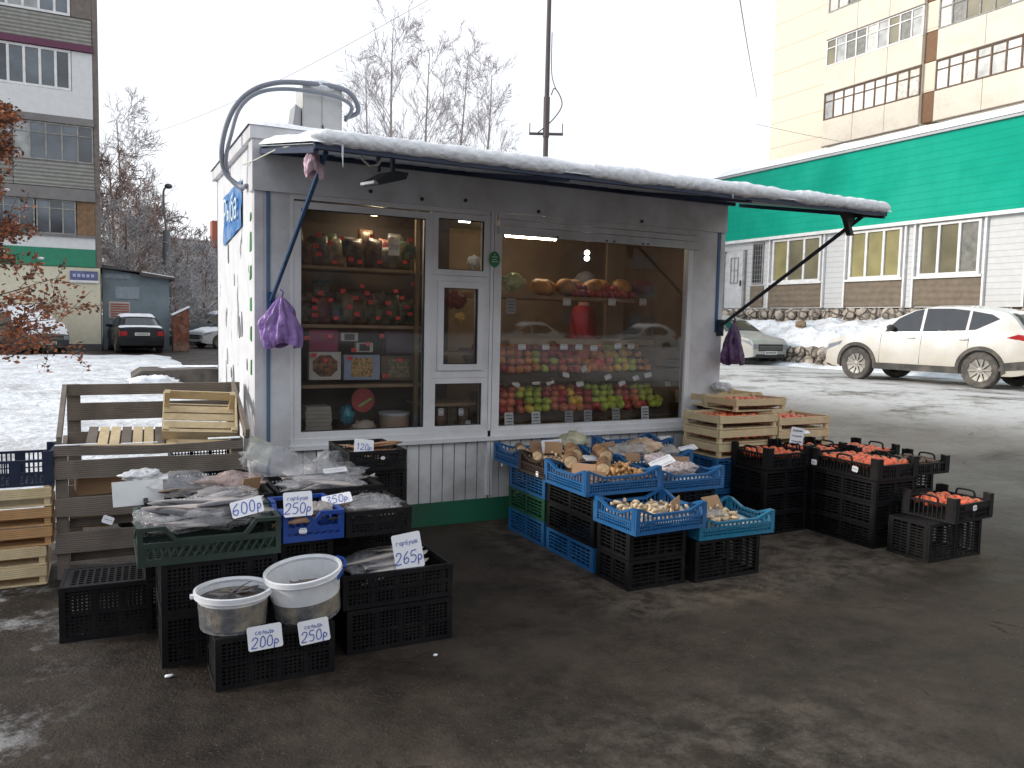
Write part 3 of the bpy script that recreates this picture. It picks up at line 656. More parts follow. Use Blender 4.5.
def bag_mesh(seed, rx, ry, rz, m, n=30):
    b = MB(); o = Vector((seed*3.7, seed*1.3, 0))
    def k(d): 
        v = noise.fractal(d*2.2+o, .8, 2., 4); c = abs(noise.noise(d*5+o)); return 1+.30*v-.25*c
    b.blob((0, 0, 0), rx, ry, rz, n, n//2, k); return b.mesh('bag', m, True)
def piece_mesh(seed, m, s=.022):
    o = Vector((seed*2.1, 0, 0)); b = MB(); a = U(.4, 1.3); pts = [Vector((math.cos(a*i)*s*1.1, math.sin(a*i)*s*1.1, .004*i)) for i in range(4)]
    b.tube(pts, [s*.35, s*.55, s*.5, s*.3], 7); return b.mesh('piece', m, True)
PIECES = [piece_mesh(i, M_SEA) for i in range(4)]; PIECEB = [piece_mesh(i, M_SEAB) for i in range(4)]
def fruit_mesh(name, r, m, top=None, squash=.85):
    b = MB(); pr = []
    for j in range(9):
        ph = math.pi*j/8; rr_ = r*math.sin(ph); z = r*squash*math.cos(ph); z -= r*.22*math.exp(-(rr_/(r*.35))**2)*(1 if z > 0 else -.6); pr.append((max(rr_, 1e-4), z))
    b.lathe(pr, 12)
    if top:
        b.cur = 1
        for i in range(4):
            a = i*math.pi/2+.3; b.prism([(0, -.006), (r*.42, -.007), (r*.55, 0), (r*.42, .007), (0, .006)], lambda u, v, t: (u*math.cos(a)-v*math.sin(a), u*math.sin(a)+v*math.cos(a), r*squash*.86-u*.18+t), -.001, .001)
    return b.mesh(name, [m, top or m], 'auto')
CALYX = mat('calyx', (.16, .12, .05), .8)
PERS = fruit_mesh('persimmon', .034, M_PERS, CALYX, .8)
def obj_at(me, loc, rot=(0, 0, 0), sc=1.):
    o = link(me.name, me, None, loc, rot); o.scale = (sc, sc, sc) if not isinstance(sc, tuple) else sc; return o
def fill(mes, name, label, cat, group, x0, x1, y0, y1, z, dx, dy=None, tilt=.5, amp=.5, layers=1, skip=0., sc=(.9, 1.1)):
    """lays out single pieces in rows over a crate's load"""
    dy = dy or dx; nx = max(1, int((x1-x0)/dx)); ny = max(1, int((y1-y0)/dy))
    for l in range(layers):
        for i in range(nx):
            for j in range(ny):
                if rnd() < skip + .45*l: continue
                x = x0+(x1-x0)*(i+.5)/nx+U(-amp, amp)*dx*.4; y = y0+(y1-y0)*(j+.5)/ny+U(-amp, amp)*dy*.4
                me = random.choice(mes); o = obj_at(me, (x, y, z+l*dx*.55+U(-.004, .006)), (U(-tilt, tilt), U(-tilt, tilt), U(0, 6.28)), U(*sc)); o.name = name; tag(o, label, cat, group)
def liner(x0, x1, y0, y1, z, m=None):
    pass
def tag_card(label, p, w_, h, rot, lines=(), scrib=0, name='price_tag', m=None, group=None, ink=None, sizes=None):
    """a white card; local x right, z up, front faces -y"""
    t = tag(MB().prism([(-w_/2+.006, -h/2), (w_/2-.006, -h/2), (w_/2, -h/2+.006), (w_/2, h/2-.006), (w_/2-.006, h/2), (-w_/2+.006, h/2), (-w_/2, h/2-.006), (-w_/2, -h/2+.006)], lambda u, v, q: (u, q+.02*(u*u)/(w_*1.), v), -.0008, .0008).build(name, m or M_PAPER, loc=p, rot=rot), label, 'price tag', group)
    for i, s in enumerate(lines):
        sz = (sizes or (.022, .045))[i]; zz = h*.27 if i == 0 and len(lines) > 1 else -h*.17 if len(lines) > 1 else 0
        link('writing', hand(s, sz*.95, ink or M_INK), t, (0, -.0022, zz), (R(90), 0, 0))
    if scrib:
        b = MB()
        for r_ in range(scrib):
            x = -w_*.36; zz = h*.3-r_*h*.62/max(1, scrib-1) if scrib > 1 else 0
            while x < w_*.36:
                s = w_*U(.03, .07); b.bar((x, -.0022, zz-h*.07*U(.3, 1)), (x+s*.8, -.0022, zz+h*.07*U(.3, 1)), h*.022, .001); x += s*1.2
        b.build('writing', ink or M_INKD, t)
    return t
def cardboard(label, p, w_, h, rot, m=M_CARD, fold=.5):
    a = fold; b = MB(); b.box(-w_/2, w_/2, -.002, .002, 0, h)
    b.xf(Matrix.Rotation(0, 4, 'X')); c = MB().box(-w_/2, w_/2, -.002, .002, 0, h*.5).xf(Matrix.Rotation(R(-70)*a*2, 4, 'X')); b.add(c.v, c.f)
    return tag(b.build('cardboard_piece', m, loc=p, rot=rot), label, 'cardboard')

# ------------------------------------------------------------------ left group: fish stall
A = crate
BG = 'black crates under the fish'
A('low black crate standing under the two white buckets', 'fine', M_BLK, -.505, -.025, -2.08, -1.79, 0, .215, True, group=BG)
A('black crate on the ground at the left front corner of the fish stall', 'fine', M_BLK, -.68, -.2, -1.76, -1.38, 0, .225, True, group=BG)
A('black crate directly beneath the dark green fish crate', 'fine', M_BLK, -.68, -.2, -1.76, -1.38, .227, .22, True, group=BG)
A('dark green crate heaped with bagged fish at the left of the stall', 'diag', M_DGREEN, -.77, -.19, -1.78, -1.37, .452, .165)
A('black crate lying upside down on the asphalt, leftmost of the crates', 'fine', M_BLK, -1.07, -.68, -1.30, -.99, 0, .255, True, rz=-3, group=BG)
A('lower of the two black crates in the right front fish stack', 'fine', M_BLK, .065, .57, -1.95, -1.50, 0, .20, True, group=BG)
A('black crate of fish with the 265 price card, front right of the fish stall', 'fine', M_BLK, .045, .57, -1.95, -1.46, .205, .155, group=BG)
for i, (xa, xb) in enumerate(((-.18, .06), (.075, .45))):
    A(['black crate on the ground under the bright blue crate', 'black crate on the ground behind the right front fish stack'][i], 'fine', M_BLK, xa, xb, -1.49 if i else -1.72, -1.2, 0, .24, True, group=BG)
    A(['black crate right under the bright blue crate', 'black crate right under the black crate of bagged fish'][i], 'fine', M_BLK, xa, xb, -1.49 if i else -1.72, -1.2, .242, .24, True, group=BG)
A('bright blue crate with the 250 price card between the green crate and the black one', 'diag', M_BLUED, -.18, .095, -1.78, -1.40, .492, .13)
A('black crate of bagged fish with a long white card, right of the bright blue crate', 'fine', M_BLK, .105, .425, -1.78, -1.36, .487, .12, group=BG)
A('black crate of clear bags in the second row, behind the bright blue crate', 'fine', M_BLK, -.12, .43, -1.34, -.92, .50, .13, group=BG)
A('black crate of pinkish bags in the second row, behind the green crate', 'fine', M_BLK, -.72, -.14, -1.34, -.92, .50, .13, group=BG)
for i, z in enumerate((0, .25)): 
    for j, (xa, xb) in enumerate(((-.72, -.2), (-.1, .35))):
        A('%s black crate hidden in the second row %s' % (('lower', 'upper')[i], ('under the pinkish bags', 'under the clear bags')[j]), 'fine', M_BLK, xa, xb, -1.33, -.95, z, .245, True, group=BG)
A('black crate at the kiosk wall, ground level of the narrow stack', 'fine', M_BLK, .37, .70, -.94, -.5, 0, .21, True, group=BG)
A('black crate at the kiosk wall, second from the ground in the narrow stack', 'fine', M_BLK, .37, .70, -.94, -.5, .213, .19, True, group=BG)
A('worn black crate third from the ground in the narrow stack at the wall', 'fine', M_BLK, .37, .70, -.94, -.5, .407, .22, True, group=BG)
A('small black crate of dried fish topping the narrow stack at the kiosk wall', 'fine', M_BLK, .35, .69, -.96, -.5, .63, .115, group=BG)
def fishes(me, label, n, x0, x1, y0, y1, z, group, spread=.5, ang=0., zr=.05):
    for i in range(n):
        o = obj_at(me, (U(x0, x1), U(y0, y1), z+zr*i/n), (U(-.25, .25), U(-.18, .18), ang+U(-spread, spread)+(math.pi if rnd() < .3 else 0)), U(.85, 1.15)); tag(o, label, 'fish', group)
fishes(FISH, 'silvery frozen fish in the dark green crate', 26, -.62, -.33, -1.69, -1.46, .57, 'fish in the green crate', .5, .1, .11)
fishes(FISH, 'silvery fish in the front right black crate by the 265 card', 12, .2, .42, -1.88, -1.55, .30, 'fish in the front right crate', .35, .15, .08)
fishes(FISHB, 'brown dried fish in the small crate against the kiosk wall', 6, .45, .6, -.86, -.6, .69, 'dried fish at the wall', .4, 2.7, .08)
fishes(FISHB, 'brownish fish in the bright blue crate', 4, -.1, .02, -1.7, -1.5, .56, 'fish in the blue crate', .4, .1, .04)
fishes(FISH, 'frosted fish in the black crate right of the bright blue one', 5, .2, .32, -1.7, -1.5, .54, 'fish in the black crate', .4, .1, .04)
fishes(FISHB, 'pinkish fish in the second row behind the green crate', 8, -.55, -.28, -1.25, -1.02, .58, 'fish in the second row', .8, .1, .10)
fishes(FISH, 'frosted fish in the second row behind the bright blue crate', 8, .0, .32, -1.25, -1.02, .58, 'fish in the second row right', .6, .1, .06)
def bag(label, p, rx, ry, rz, seed, m=M_BAG, rot=(0, 0, 0), group=None, name='plastic_bag'):
    o = link(name, bag_mesh(seed, rx, ry, rz, m), None, p, rot); return tag(o, label, 'bag', group)
mat_pink = film('pinkish_bag', (.55, .42, .40), .55, .15)
bag('large crumpled clear bag over the fish in the green crate', (-.47, -1.60, .61), .26, .17, .055, 1, M_BAG, (0, 0, .1))
bag('clear bag slumped over the left edge of the green crate', (-.66, -1.55, .60), .12, .14, .055, 2)
bag('milky bag at the back of the green crate', (-.38, -1.42, .65), .16, .09, .045, 3, M_BAG)
bag('dark-lined bag behind the green crate', (-.56, -1.15, .67), .17, .14, .06, 4, M_BAG)
bag('pinkish bag in the second row beside the cardboard', (-.30, -1.10, .65), .16, .14, .05, 5, mat_pink)
bag('tall crumpled clear bag leaning on the kiosk corner post', (-.02, -.80, .68), .20, .15, .10, 6, M_BAG, (0, .3, 0))
bag('clear bag on the second row right of the tall bag', (.20, -1.02, .65), .22, .16, .055, 7)
bag('clear bag lying in front on the second row', (.14, -1.20, .63), .22, .12, .045, 8)
bag('small clear bag at the foot of the sill', (.30, -.75, .66), .10, .10, .07, 9)
bag('clear bag on the fish right of the bright blue crate', (.27, -1.60, .59), .16, .14, .05, 10)
bag('clear bag over the fish by the 265 card', (.29, -1.70, .33), .19, .16, .05, 11)
bag('beige bag crumpled in the bright blue crate', (.0, -1.66, .605), .08, .07, .035, 12, M_BAG2)
bag('white folded bag on the left planks behind the green crate', (-.72, -1.02, .70), .10, .08, .03, 13, film('white_bag', (.66, .67, .70), .2, .3))
for c, (px, py, y, rx, ry, rz_) in enumerate(((268, 468, -.6, .14, .08, .03), (395, 470, -1.0, .06, .05, .02))): pass
cardboard('brown cardboard piece sticking up behind the green crate', onY(250, 490, -1.25), .10, .07, (R(20), 0, .4)); cardboard('brown cardboard flap at the right end of the crate with the 265 card', (.50, -1.62, .30), .11, .09, (R(-10), 0, R(70)), M_CARDL, .2)
cardboard('pale torn carton leaning at the kiosk corner beside the clear bags', (-.05, -.28, .60), .16, .15, (R(-15), R(25), .2), mat('wet_carton', (.55, .56, .48), .8, var=.25, scale=12))
bx(-.11, .11, -.08, .08, 0, .004)
tag(MB().box(-.11, .11, -.003, .003, 0, .12).build('foam_sheet', mat('foam', (.6, .62, .62), .6), loc=(-.74, -1.25, .60), rot=(R(-25), 0, .1)), 'white foam sheet leaning behind the green crate', 'packaging')
# price cards
def card(px, py, y, w_, h, rot, lines, label, **k): return tag_card(label, onY(px, py, y), w_, h, rot, lines, **k)
card(408, 551, -1.90, .135, .165, (R(-12), R(-8), R(-8)), ('горбуша', '265р'), 'white card reading 265 stuck in the front right fish crate', sizes=(.028, .056))
card(265, 637, -2.10, .135, .098, (R(-6), R(-5), R(-8)), ('сельдь', '200р'), 'white card reading 200 hung below the left bucket', sizes=(.024, .046))
card(314, 631, -2.10, .125, .098, (R(-6), R(-7), R(-8)), ('сельдь', '250р'), 'white card reading 250 hung below the right bucket', sizes=(.024, .046))
card(247, 507, -1.74, .135, .075, (R(-30), R(-12), R(-5)), ('600р',), 'white card reading 600 lying on the fish in the green crate', sizes=(.055,))
card(298, 504, -1.80, .125, .11, (R(-20), R(-3), R(-12)), ('горбуша', '250р'), 'white card reading 250 in the bright blue crate', sizes=(.025, .05))
card(337, 499, -1.62, .14, .06, (R(-50), R(-8), R(-5)), ('350р',), 'long white card on the black crate right of the bright blue one', sizes=(.045,))
card(364, 447, -.84, .115, .095, (R(-25), R(8), R(-5)), ('120р',), 'white card in the dried fish at the kiosk wall', sizes=(.04,))
card(335, 470, -1.05, .13, .04, (R(-60), R(-3), 0), (), 'narrow white card lying on the second row of bags', scrib=1)
card(383, 458, -.985, .025, .02, (0, 0, 0), (), 'tiny white label on the small crate at the kiosk wall', scrib=2)
card(303, 531, -1.80, .035, .025, (0, 0, R(-5)), (), 'small white label on the side of the bright blue crate', scrib=2)
card(108, 520, -.36, .06, .045, (R(-30), R(25), 0), (), 'small white card lying inside the wooden pallet', scrib=1)
# buckets
def bucket(label, c, r, h, fill_, mfill, tilt=(0, 0, 0), handle=False, fish=2):
    t = thing('bucket', label, 'bucket', c, tilt)
    mb = film('bucket_plastic', (.80, .82, .86), .25, .35); N, L, bs = nodes(mb)
    if not mb.get('done'):
        for n_ in list(N):
            if n_.type == 'BUMP': n_.inputs['Strength'].default_value = .03
            if n_.type == 'VALTORGB': n_.color_ramp.elements[0].color = (.74, .76, .8, 1); n_.color_ramp.elements[1].color = (.84, .86, .9, 1)
        mb['done'] = 1
    rb = r*.88
    prof = [(.001, .0), (rb, 0), (rb+.003, .01), (r-.004, h-.022), (r+.008, h-.022), (r+.008, h), (r-.001, h+.002), (r-.006, h-.010)]
    hf = h*fill_; rf = rb-.003+(r-rb)*fill_*.9+.002; wet = film('wet_bucket_plastic', (.72, .74, .78), .84, .3); W_ = MB(); W_.cur = 1; W_.lathe([(.001, .0), (rb, 0), (rb+.003, .01), (rf, hf)], 48); W_.cur = 0; W_.lathe([(rf, hf), (r-.004, h-.022), (r+.008, h-.022), (r+.008, h), (r-.001, h+.002), (r-.006, h-.010)], 48); W_.build('wall', [mb, wet], t, smooth='auto')
    MB().lathe([(rb-.002, .012), (rf-.004, h*fill_), (.001, h*fill_+.002)], 48).build('brine', mfill, t, smooth='auto')
    for i in range(fish):
        o = link('fish', FISHD, None, Vector(c)+Vector((U(-.04, .04), U(-.03, .03), h*fill_+.01)), (U(-.5, .2), U(-.4, .2), U(0, 6))); o.scale = (.85,)*3; tag(o, 'dark herring in the ' + ('right' if handle else 'left') + ' bucket', 'fish', 'herring in the ' + ('right' if handle else 'left') + ' bucket')
    if handle:
        MB().tube(smooth_path([Vector((r+.01, -.05, h-.02)), Vector((r+.022, -.02, h-.014)), Vector((r+.028, .03, h-.01)), Vector((r+.01, .07, h-.01))], 5), .007, 6).build('handle', M_BLUED, t)
        MB().prism([(r*.72, h-.036), (r*.98, h-.030), (r*.98, h-.012), (r*.72, h-.018)], lambda u, v, q: (u, -math.sqrt(max(0, (r+.012)**2-u*u))-q, v), 0, .008).build('handle_grip', M_BLUED, t)
    else: MB().box(-r-.02, -r, -.012, .012, h-.022, h-.008).build('lug', mb, t)
M_BRINE = mat('brine', (.03, .028, .03), .3, var=.7, scale=6, dirt=(.40, .30, .14), dscale=7, damt=.7)
bucket('white bucket of dark herring, the lower left one, on the low black crate', (-.415, -1.935, .216), .148, .155, .74, M_BRINE, fish=8)
bucket('taller white bucket with a blue handle, right of the other bucket', (-.105, -1.93, .220), .158, .20, .45, M_BRINE, (R(3), R(-7), 0), True, 3)
for o in [o for o in scene.objects if o.name.startswith('bucket')]: pass

# ------------------------------------------------------------------ pallets and wood at the left
def pallet_front():
    t = thing('wooden_pallet', 'grey weathered wooden pallet standing upright beside the kiosk corner', 'pallet', (-1.125, -.3, 0))
    for (x, w_) in ((0, .06), (.93, .07)): bx(x, x+w_, .0, .09, 0, .76).build('post', M_PALLET, t, rot=(0, 0, 0))
    for (z, h, x1, s) in ((.70, .06, 1.0, .006), (.575, .10, 1.0, 0), (.36, .105, .62, .004), (.16, .11, .62, -.006)):
        MB().prism([(-.01, z+s), (x1*.5, z-.008), (x1, z-.004), (x1-.01, z+h-.01), (x1*.5, z+h-.02*(z > .65)), (0, z+h)], lambda u, v, q: (u, q, v), -.022, -.001).build('plank', M_PALLET, t)
    bx(.065, .925, .07, .085, .08, .13).build('plank', M_PALLET, t); bx(.065, .7, .06, .08, .28, .33).build('plank', M_PALLET, t)
    MB().box(.0, .21, -.024, -.002, .762, .767).box(.33, .52, -.022, -.004, .757, .761).box(.8, .98, -.024, .02, .762, .767).build('snow_dusting', M_SNOW, t)
def pallet_back():
    t = thing('wooden_pallet', 'tall grey slatted wooden frame behind the upright pallet, snow showing through it', 'pallet', (-1.085, .42, 0))
    for x in (0, .97): bx(x, x+.075, 0, .09, 0, 1.04).build('post', M_PALLET, t)
    for z, h in ((.975, .07), (.815, .11), (.64, .10), (.3, .1)): bx(0, 1.045, -.024, -.001, z, z+h).build('plank', M_PALLET, t)
    for x in (-.01, 1.0): MB().bar((x, -.02, 1.02), (x-.01, -.70, .78), .06, .025, (1, 0, 0)).build('side_rail', M_PALLET, t)
    for x in (-.01, 1.0): MB().bar((x, -.02, .70), (x-.01, -.66, .52), .05, .025, (1, 0, 0)).build('side_rail', M_PALLET, t)
pallet_front(); pallet_back()
wood_crate('pale wooden crate tipped towards us on top of the pallets at the kiosk corner', M_LWOOD, -.55, -.12, -.10, .26, .80, .13, rot=(R(38), R(3), R(-4)))
A('dark navy crate wedged inside the pallet, under the tipped wooden crate', 'fine', M_NAVY, -.52, -.09, -.24, .12, .44, .21)
t = thing('slatted_tray', 'flat pale slatted wooden tray lying across the pallet', 'tray', (-.74, .02, .745), (R(10), R(2), R(-3)))
for i in range(8): bx(-.23+i*.062, -.23+i*.062+.052, -.2, .2, 0, .008).build('slat', M_LWOOD if i % 3 else M_PALLET, t)
bx(-.25, .28, -.2, -.18, .009, .02).build('batten', M_LWOOD, t)
def carton(label, p, s, rz, m=M_CARD):
    t = thing('cardboard_box', label, 'box', p, (0, 0, rz)); a, b_, c = s
    MB().box(-a/2, a/2, -b_/2, -b_/2+.004, 0, c).box(-a/2, a/2, b_/2-.004, b_/2, 0, c).box(-a/2, -a/2+.004, -b_/2+.004, b_/2-.004, 0, c).box(a/2-.004, a/2, -b_/2+.004, b_/2-.004, 0, c).box(-a/2, a/2, -b_/2, b_/2, -.004, -.0005).build('wall', m, t)
    MB().box(-a/2, a/2, -b_*.45, 0, 0, .004).xf(Matrix.Translation((0, -b_/2, c)) @ Matrix.Rotation(R(-150), 4, 'X')).build('flap', m, t)
carton('brown cardboard box inside the pallet, upper left gap', (-.86, -.06, .45), (.34, .2, .13), .1); carton('orange brown cardboard box in the lower gap of the pallet', (-.93, -.1, .26), (.18, .14, .12), -.2, mat('card_orange', (.5, .28, .1), .8))
carton('small torn carton in the middle of the pallet', (-.68, -.12, .43), (.12, .14, .15), .5)
bag('dark bag stuffed low inside the pallet', (-.72, -.1, .32), .14, .1, .1, 21, mat('dark_film', (.03, .03, .035), .4))
for i in range(5):
    z = i*.109; wood_crate(['light wooden crate at the bottom of the left stack', 'light wooden crate second from the bottom of the left stack', 'orange wooden crate in the middle of the left stack', 'orange wooden crate fourth from the bottom of the left stack', 'light wooden crate on top of the left stack'][i], M_OWOOD if i in (2, 3) else M_LWOOD, -1.78, -1.155+(-.02 if i < 2 else .01), -.34, .04, z, .106, group='wooden crates stacked at the left edge')
A('black crate with a loop handle on top of the left wooden stack', 'tall', M_NAVY, -1.50, -1.13, -.33, .04, .548, .19)
A('black crate at the far left on top of the wooden stack', 'tall', M_NAVY, -1.9, -1.51, -.33, .04, .548, .17)
# small litter on the asphalt
for i, (x, y, sx) in enumerate(((.42, -2.12, .012), (-.66, -1.86, .02), (-.9, -.55, .03))):
    o = link('litter', bag_mesh(40+i, sx, sx*.6, .006, M_PAPER, 10), None, (x, y, .008)); tag(o, ['scrap of white paper on the asphalt in front of the fish stack', 'white scrap at the foot of the corner stack', 'white scrap on the asphalt by the pallet'][i], 'litter')

# ------------------------------------------------------------------ centre group: blue crates
BL = 'blue crates in the centre'; BK = 'black crates in the centre'
A('blue crate on the ground, back left foot of the centre group', 'slat', M_BLUEP, 1.73, 2.18, -.78, -.26, 0, .165, True, group=BL)
A('dark green crate between two blue ones in the back left stack', 'slat', mat('green_plastic', (.01, .07, .03), .5), 1.73, 2.18, -.78, -.26, .167, .15, True)
A('blue crate third from the ground in the back left stack', 'slat', M_BLUEP, 1.73, 2.18, -.78, -.26, .319, .16, True, group=BL)
A('blue crate on top of the back left stack, next to the kiosk wall', 'blue', M_BLUEP, 1.68, 2.14, -.52, -.10, .482, .135, group=BL)
A('dark brown crate of pale food in front of the back left blue crate', 'blue', mat('brown_plastic', (.035, .02, .014), .5), 1.66, 2.1, -.93, -.53, .482, .145)
A('blue crate on the ground under the black pair, second from the left', 'slat', M_BLUEP, 1.73, 2.15, -1.385, -.815, 0, .15, True, group=BL)
A('black crate over the blue one on the ground, lower of its pair', 'slat', M_BLK, 1.73, 2.15, -1.385, -.815, .152, .165, True, group=BK)
A('black crate right beneath the blue crate of brown rolls', 'slat', M_BLK, 1.73, 2.15, -1.385, -.815, .319, .165, True, group=BK)
A('blue crate of brown rolls, second top crate from the left', 'blue', M_BLUEP, 1.62, 2.17, -1.45, -.96, .487, .15, group=BL)
A('black crate on the ground at the front left corner of the centre group', 'slat', M_BLK, 1.73, 2.13, -1.75, -1.42, 0, .17, True, group=BK)
A('upper black crate at the front left corner of the centre group', 'slat', M_BLK, 1.73, 2.13, -1.75, -1.42, .172, .172, True, group=BK)
A('blue crate of pale pieces with a folded cardboard, frontmost on the left', 'blue', M_BLUEP, 1.68, 2.19, -1.85, -1.45, .347, .15, rz=2, group=BL)
A('black crate lying on its open side under the teal crate', 'slat', M_BLK, 2.18, 2.68, -1.78, -1.42, 0, .245, True, group=BK)
A('teal crate with a cardboard square, front right of the centre group', 'blue', M_TEAL, 2.2, 2.77, -1.80, -1.38, .25, .14, rz=-2)
for i, z in enumerate((0, .225)): A(['black crate on the ground beneath the blue crate of packets', 'black crate directly beneath the blue crate of packets'][i], 'slat', M_BLK, 2.2, 2.68, -1.36, -.96, z, .223, True, group=BK)
A('blue crate of pale packets, right of the brown rolls', 'blue', M_BLUEP, 2.2, 2.72, -1.40, -.96, .45, .145, group=BL)
for i, z in enumerate((0, .24)): A(['black crate on the ground in the back row at the kiosk wall', 'black crate second in the back row at the kiosk wall'][i], 'slat', M_BLK, 2.25, 2.8, -.88, -.5, z, .238, True, group=BK)
A('blue crate of papery fish in the back row, its far rim rising behind', 'blue', M_BLUEP, 2.2, 2.86, -.92, -.42, .48, .14, group=BL)
A('blue crate in the back row just below the sill', 'blue', M_BLUEP, 2.55, 3.1, -.40, -.08, .48, .14, group=BL)
A('blue crate standing on the ground under the persimmon crates', 'slat', M_BLUEP, 3.22, 3.62, -.76, -.36, 0, .25, True, group=BL)
A('blue crate second from the ground under the persimmon crates', 'slat', M_BLUEP, 3.22, 3.62, -.76, -.36, .252, .25, True, group=BL)
# loads
fill(PIECES, 'food_piece', 'pale curled food piece in the frontmost left blue crate', 'food', 'pale pieces in the front crate', 1.72, 2.12, -1.80, -1.50, .42, .045, tilt=1.2, layers=2)
fill(PIECES, 'food_piece', 'pale food piece in the teal crate', 'food', 'pale pieces in the teal crate', 2.24, 2.6, -1.75, -1.44, .325, .044, tilt=1.2, layers=2)
fill(PIECEB, 'food_piece', 'golden brown food piece in the blue crate of rolls', 'food', 'golden pieces by the rolls', 1.85, 2.12, -1.41, -1.12, .575, .040, tilt=1.2, layers=2)
fill(PIECES, 'food_piece', 'pale food piece in the dark brown crate', 'food', 'pale pieces in the brown crate', 1.70, 2.06, -.88, -.58, .585, .05, tilt=1.2, layers=1)
def tray_floor(label, x0, x1, y0, y1, z, m=M_PAPER):
    b = MB(); b.grid(14, 10, lambda u, v: (x0+(x1-x0)*u, y0+(y1-y0)*v, z+.02*noise.noise(Vector((u*4, v*4, x0)))+.03*(max(0, abs(u-.5)*2-.8)+max(0, abs(v-.5)*2-.8))))
    o = tag(b.build('paper_lining', m, smooth=True), label, 'paper'); s = o.modifiers.new('t', 'SOLIDIFY'); s.thickness = .002
for a in (('crumpled paper lining the frontmost left blue crate', 1.70, 2.16, -1.83, -1.47, .39), ('crumpled paper lining the teal crate', 2.22, 2.74, -1.78, -1.41, .295), ('brown paper lining the blue crate of rolls', 1.64, 2.14, -1.43, -.99, .555, M_CARD), ('paper lining the dark brown crate', 1.68, 2.07, -.91, -.56, .57, M_CARD), ('paper lining the blue crate of packets', 2.23, 2.69, -1.37, -.99, .50), ('paper lining the blue crate of papery fish', 2.24, 2.82, -.88, -.46, .535), ('paper lining the top blue crate at the wall', 1.72, 2.10, -.49, -.13, .55, M_CARDL)): tray_floor(*a)
def roll(label, p, L, r, rot):
    t = thing('food_roll', label, 'food', p, rot, 'brown rolls with pale cut ends')
    MB().tube([(0, 0, 0), (L*.5, 0, .004), (L, 0, 0)], [r, r*1.05, r*.9], 16).build('skin', mat('roll_skin', (.18, .10, .05), .5, var=.4, scale=20), t, smooth='auto')
    MB().tube([(-.003, 0, 0), (-.0005, 0, 0)], [r*.86, r*.9], 16).build('cut_face', mat('roll_cut', (.62, .46, .28), .5, var=.3, scale=40), t)
M_ = [('leftmost brown roll with a pale cut end', 1.73, -1.10, .63, 60), ('brown roll with a pale end behind the middle one', 1.80, -1.04, .66, 70), ('brown roll with a bright cut end, upper right of the rolls', 1.98, -1.12, .655, 75), ('front brown roll with a yellowish cut face', 1.84, -1.30, .61, 55)]
for l, x, y, z, a in M_: roll(l, (x, y, z), .17, .045, (0, R(-6), R(a)))
roll('brown roll lying at the back of the dark brown crate', (1.70, -.72, .61), .14, .034, (0, 0, R(60))); roll('thick pale-ended roll in the back left blue crate', (1.78, -.34, .59), .14, .035, (0, 0, R(70)))
cardboard('folded brown cardboard in the frontmost left blue crate', (2.08, -1.72, .40), .13, .10, (R(-5), R(-8), R(30)), M_CARD, .35); cardboard('square brown cardboard in the teal crate', (2.56, -1.52, .33), .16, .11, (R(-35), 0, R(10)), M_CARD, .1)
cardboard('brown cardboard flap along the crate of rolls', (1.78, -1.22, .565), .22, .07, (R(-20), 0, R(-55)), mat('card_mid', (.33, .2, .12), .85), .1); cardboard('brown cardboard flap on the dark brown crate', (1.88, -.62, .60), .12, .08, (R(-10), 0, R(-40)), M_CARD, .2)
cardboard('reddish brown flap at the back of the packets crate', (2.60, -1.08, .54), .16, .07, (R(-10), 0, R(-20)), M_CARD, .15); cardboard('brown flap in the back row below the sill', (2.35, -.62, .60), .2, .06, (R(-30), 0, R(25)), mat('card_mid', (.33, .2, .12), .85), .1)
for i, (x, y, z, w_, h, a, b_, lab) in enumerate(((1.86, -.44, .58, .16, .08, -15, 20, 'torn brown cardboard piece in the top blue crate at the wall'), (2.02, -1.02, .60, .14, .07, -30, -30, 'brown cardboard scrap behind the rolls'), (2.30, -.98, .58, .15, .06, -20, 15, 'brown cardboard scrap between the rolls and the packets'), (2.68, -.50, .58, .13, .07, -25, -10, 'pale cardboard scrap at the back row near the wall'), (1.75, -1.38, .58, .12, .05, -50, -10, 'brown scrap at the front left corner of the rolls'))):
    cardboard(lab, (x, y, z), w_, h, (R(a), R(8*(-1)**i), R(b_)), M_CARD if i % 2 else mat('card_mid', (.33, .2, .12), .85), .25)
M_PKT = mat('speckled_film', (.5, .42, .42), .3, var=.5, scale=60, bump=.8, bscale=50)
for i, (x, y, z, rx, ry, rz_, m) in enumerate(((2.36, -1.25, .56, .12, .09, .045, M_PKT), (2.53, -1.2, .56, .13, .08, .04, M_PKT), (2.42, -1.08, .60, .1, .07, .05, M_PKT), (2.42, -.75, .61, .16, .12, .06, M_BAG2), (2.60, -.68, .62, .14, .12, .06, mat('tan_film', (.5, .36, .25), .4, var=.3)), (2.75, -.75, .59, .1, .1, .05, M_BAG2), (2.20, -.35, .63, .13, .07, .07, mat('tan_film2', (.45, .42, .30), .4, var=.3)))):
    bag(['speckled packet at the left of the packets crate', 'speckled packet at the right of the packets crate', 'speckled packet at the back of the packets crate', 'pale bag at the left of the back row crate', 'tan bag in the middle of the back row crate', 'milky bag at the right end of the back row crate', 'cream coloured cloth bag leaning under the sill'][i], (x, y, z), rx, ry, rz_, 30+i, m, name='food_bag')
bag('milky bag over the pieces in the teal crate', (2.42, -1.62, .345), .14, .11, .035, 50, M_BAG2, name='food_bag')
card(552, 446, -.50, .16, .09, (R(-15), R(-2), R(-3)), (), 'large white card standing in the back left crates', scrib=3)
card(595, 458, -1.05, .17, .07, (R(-70), R(4), R(-3)), (), 'white card lying flat above the brown rolls', scrib=2)
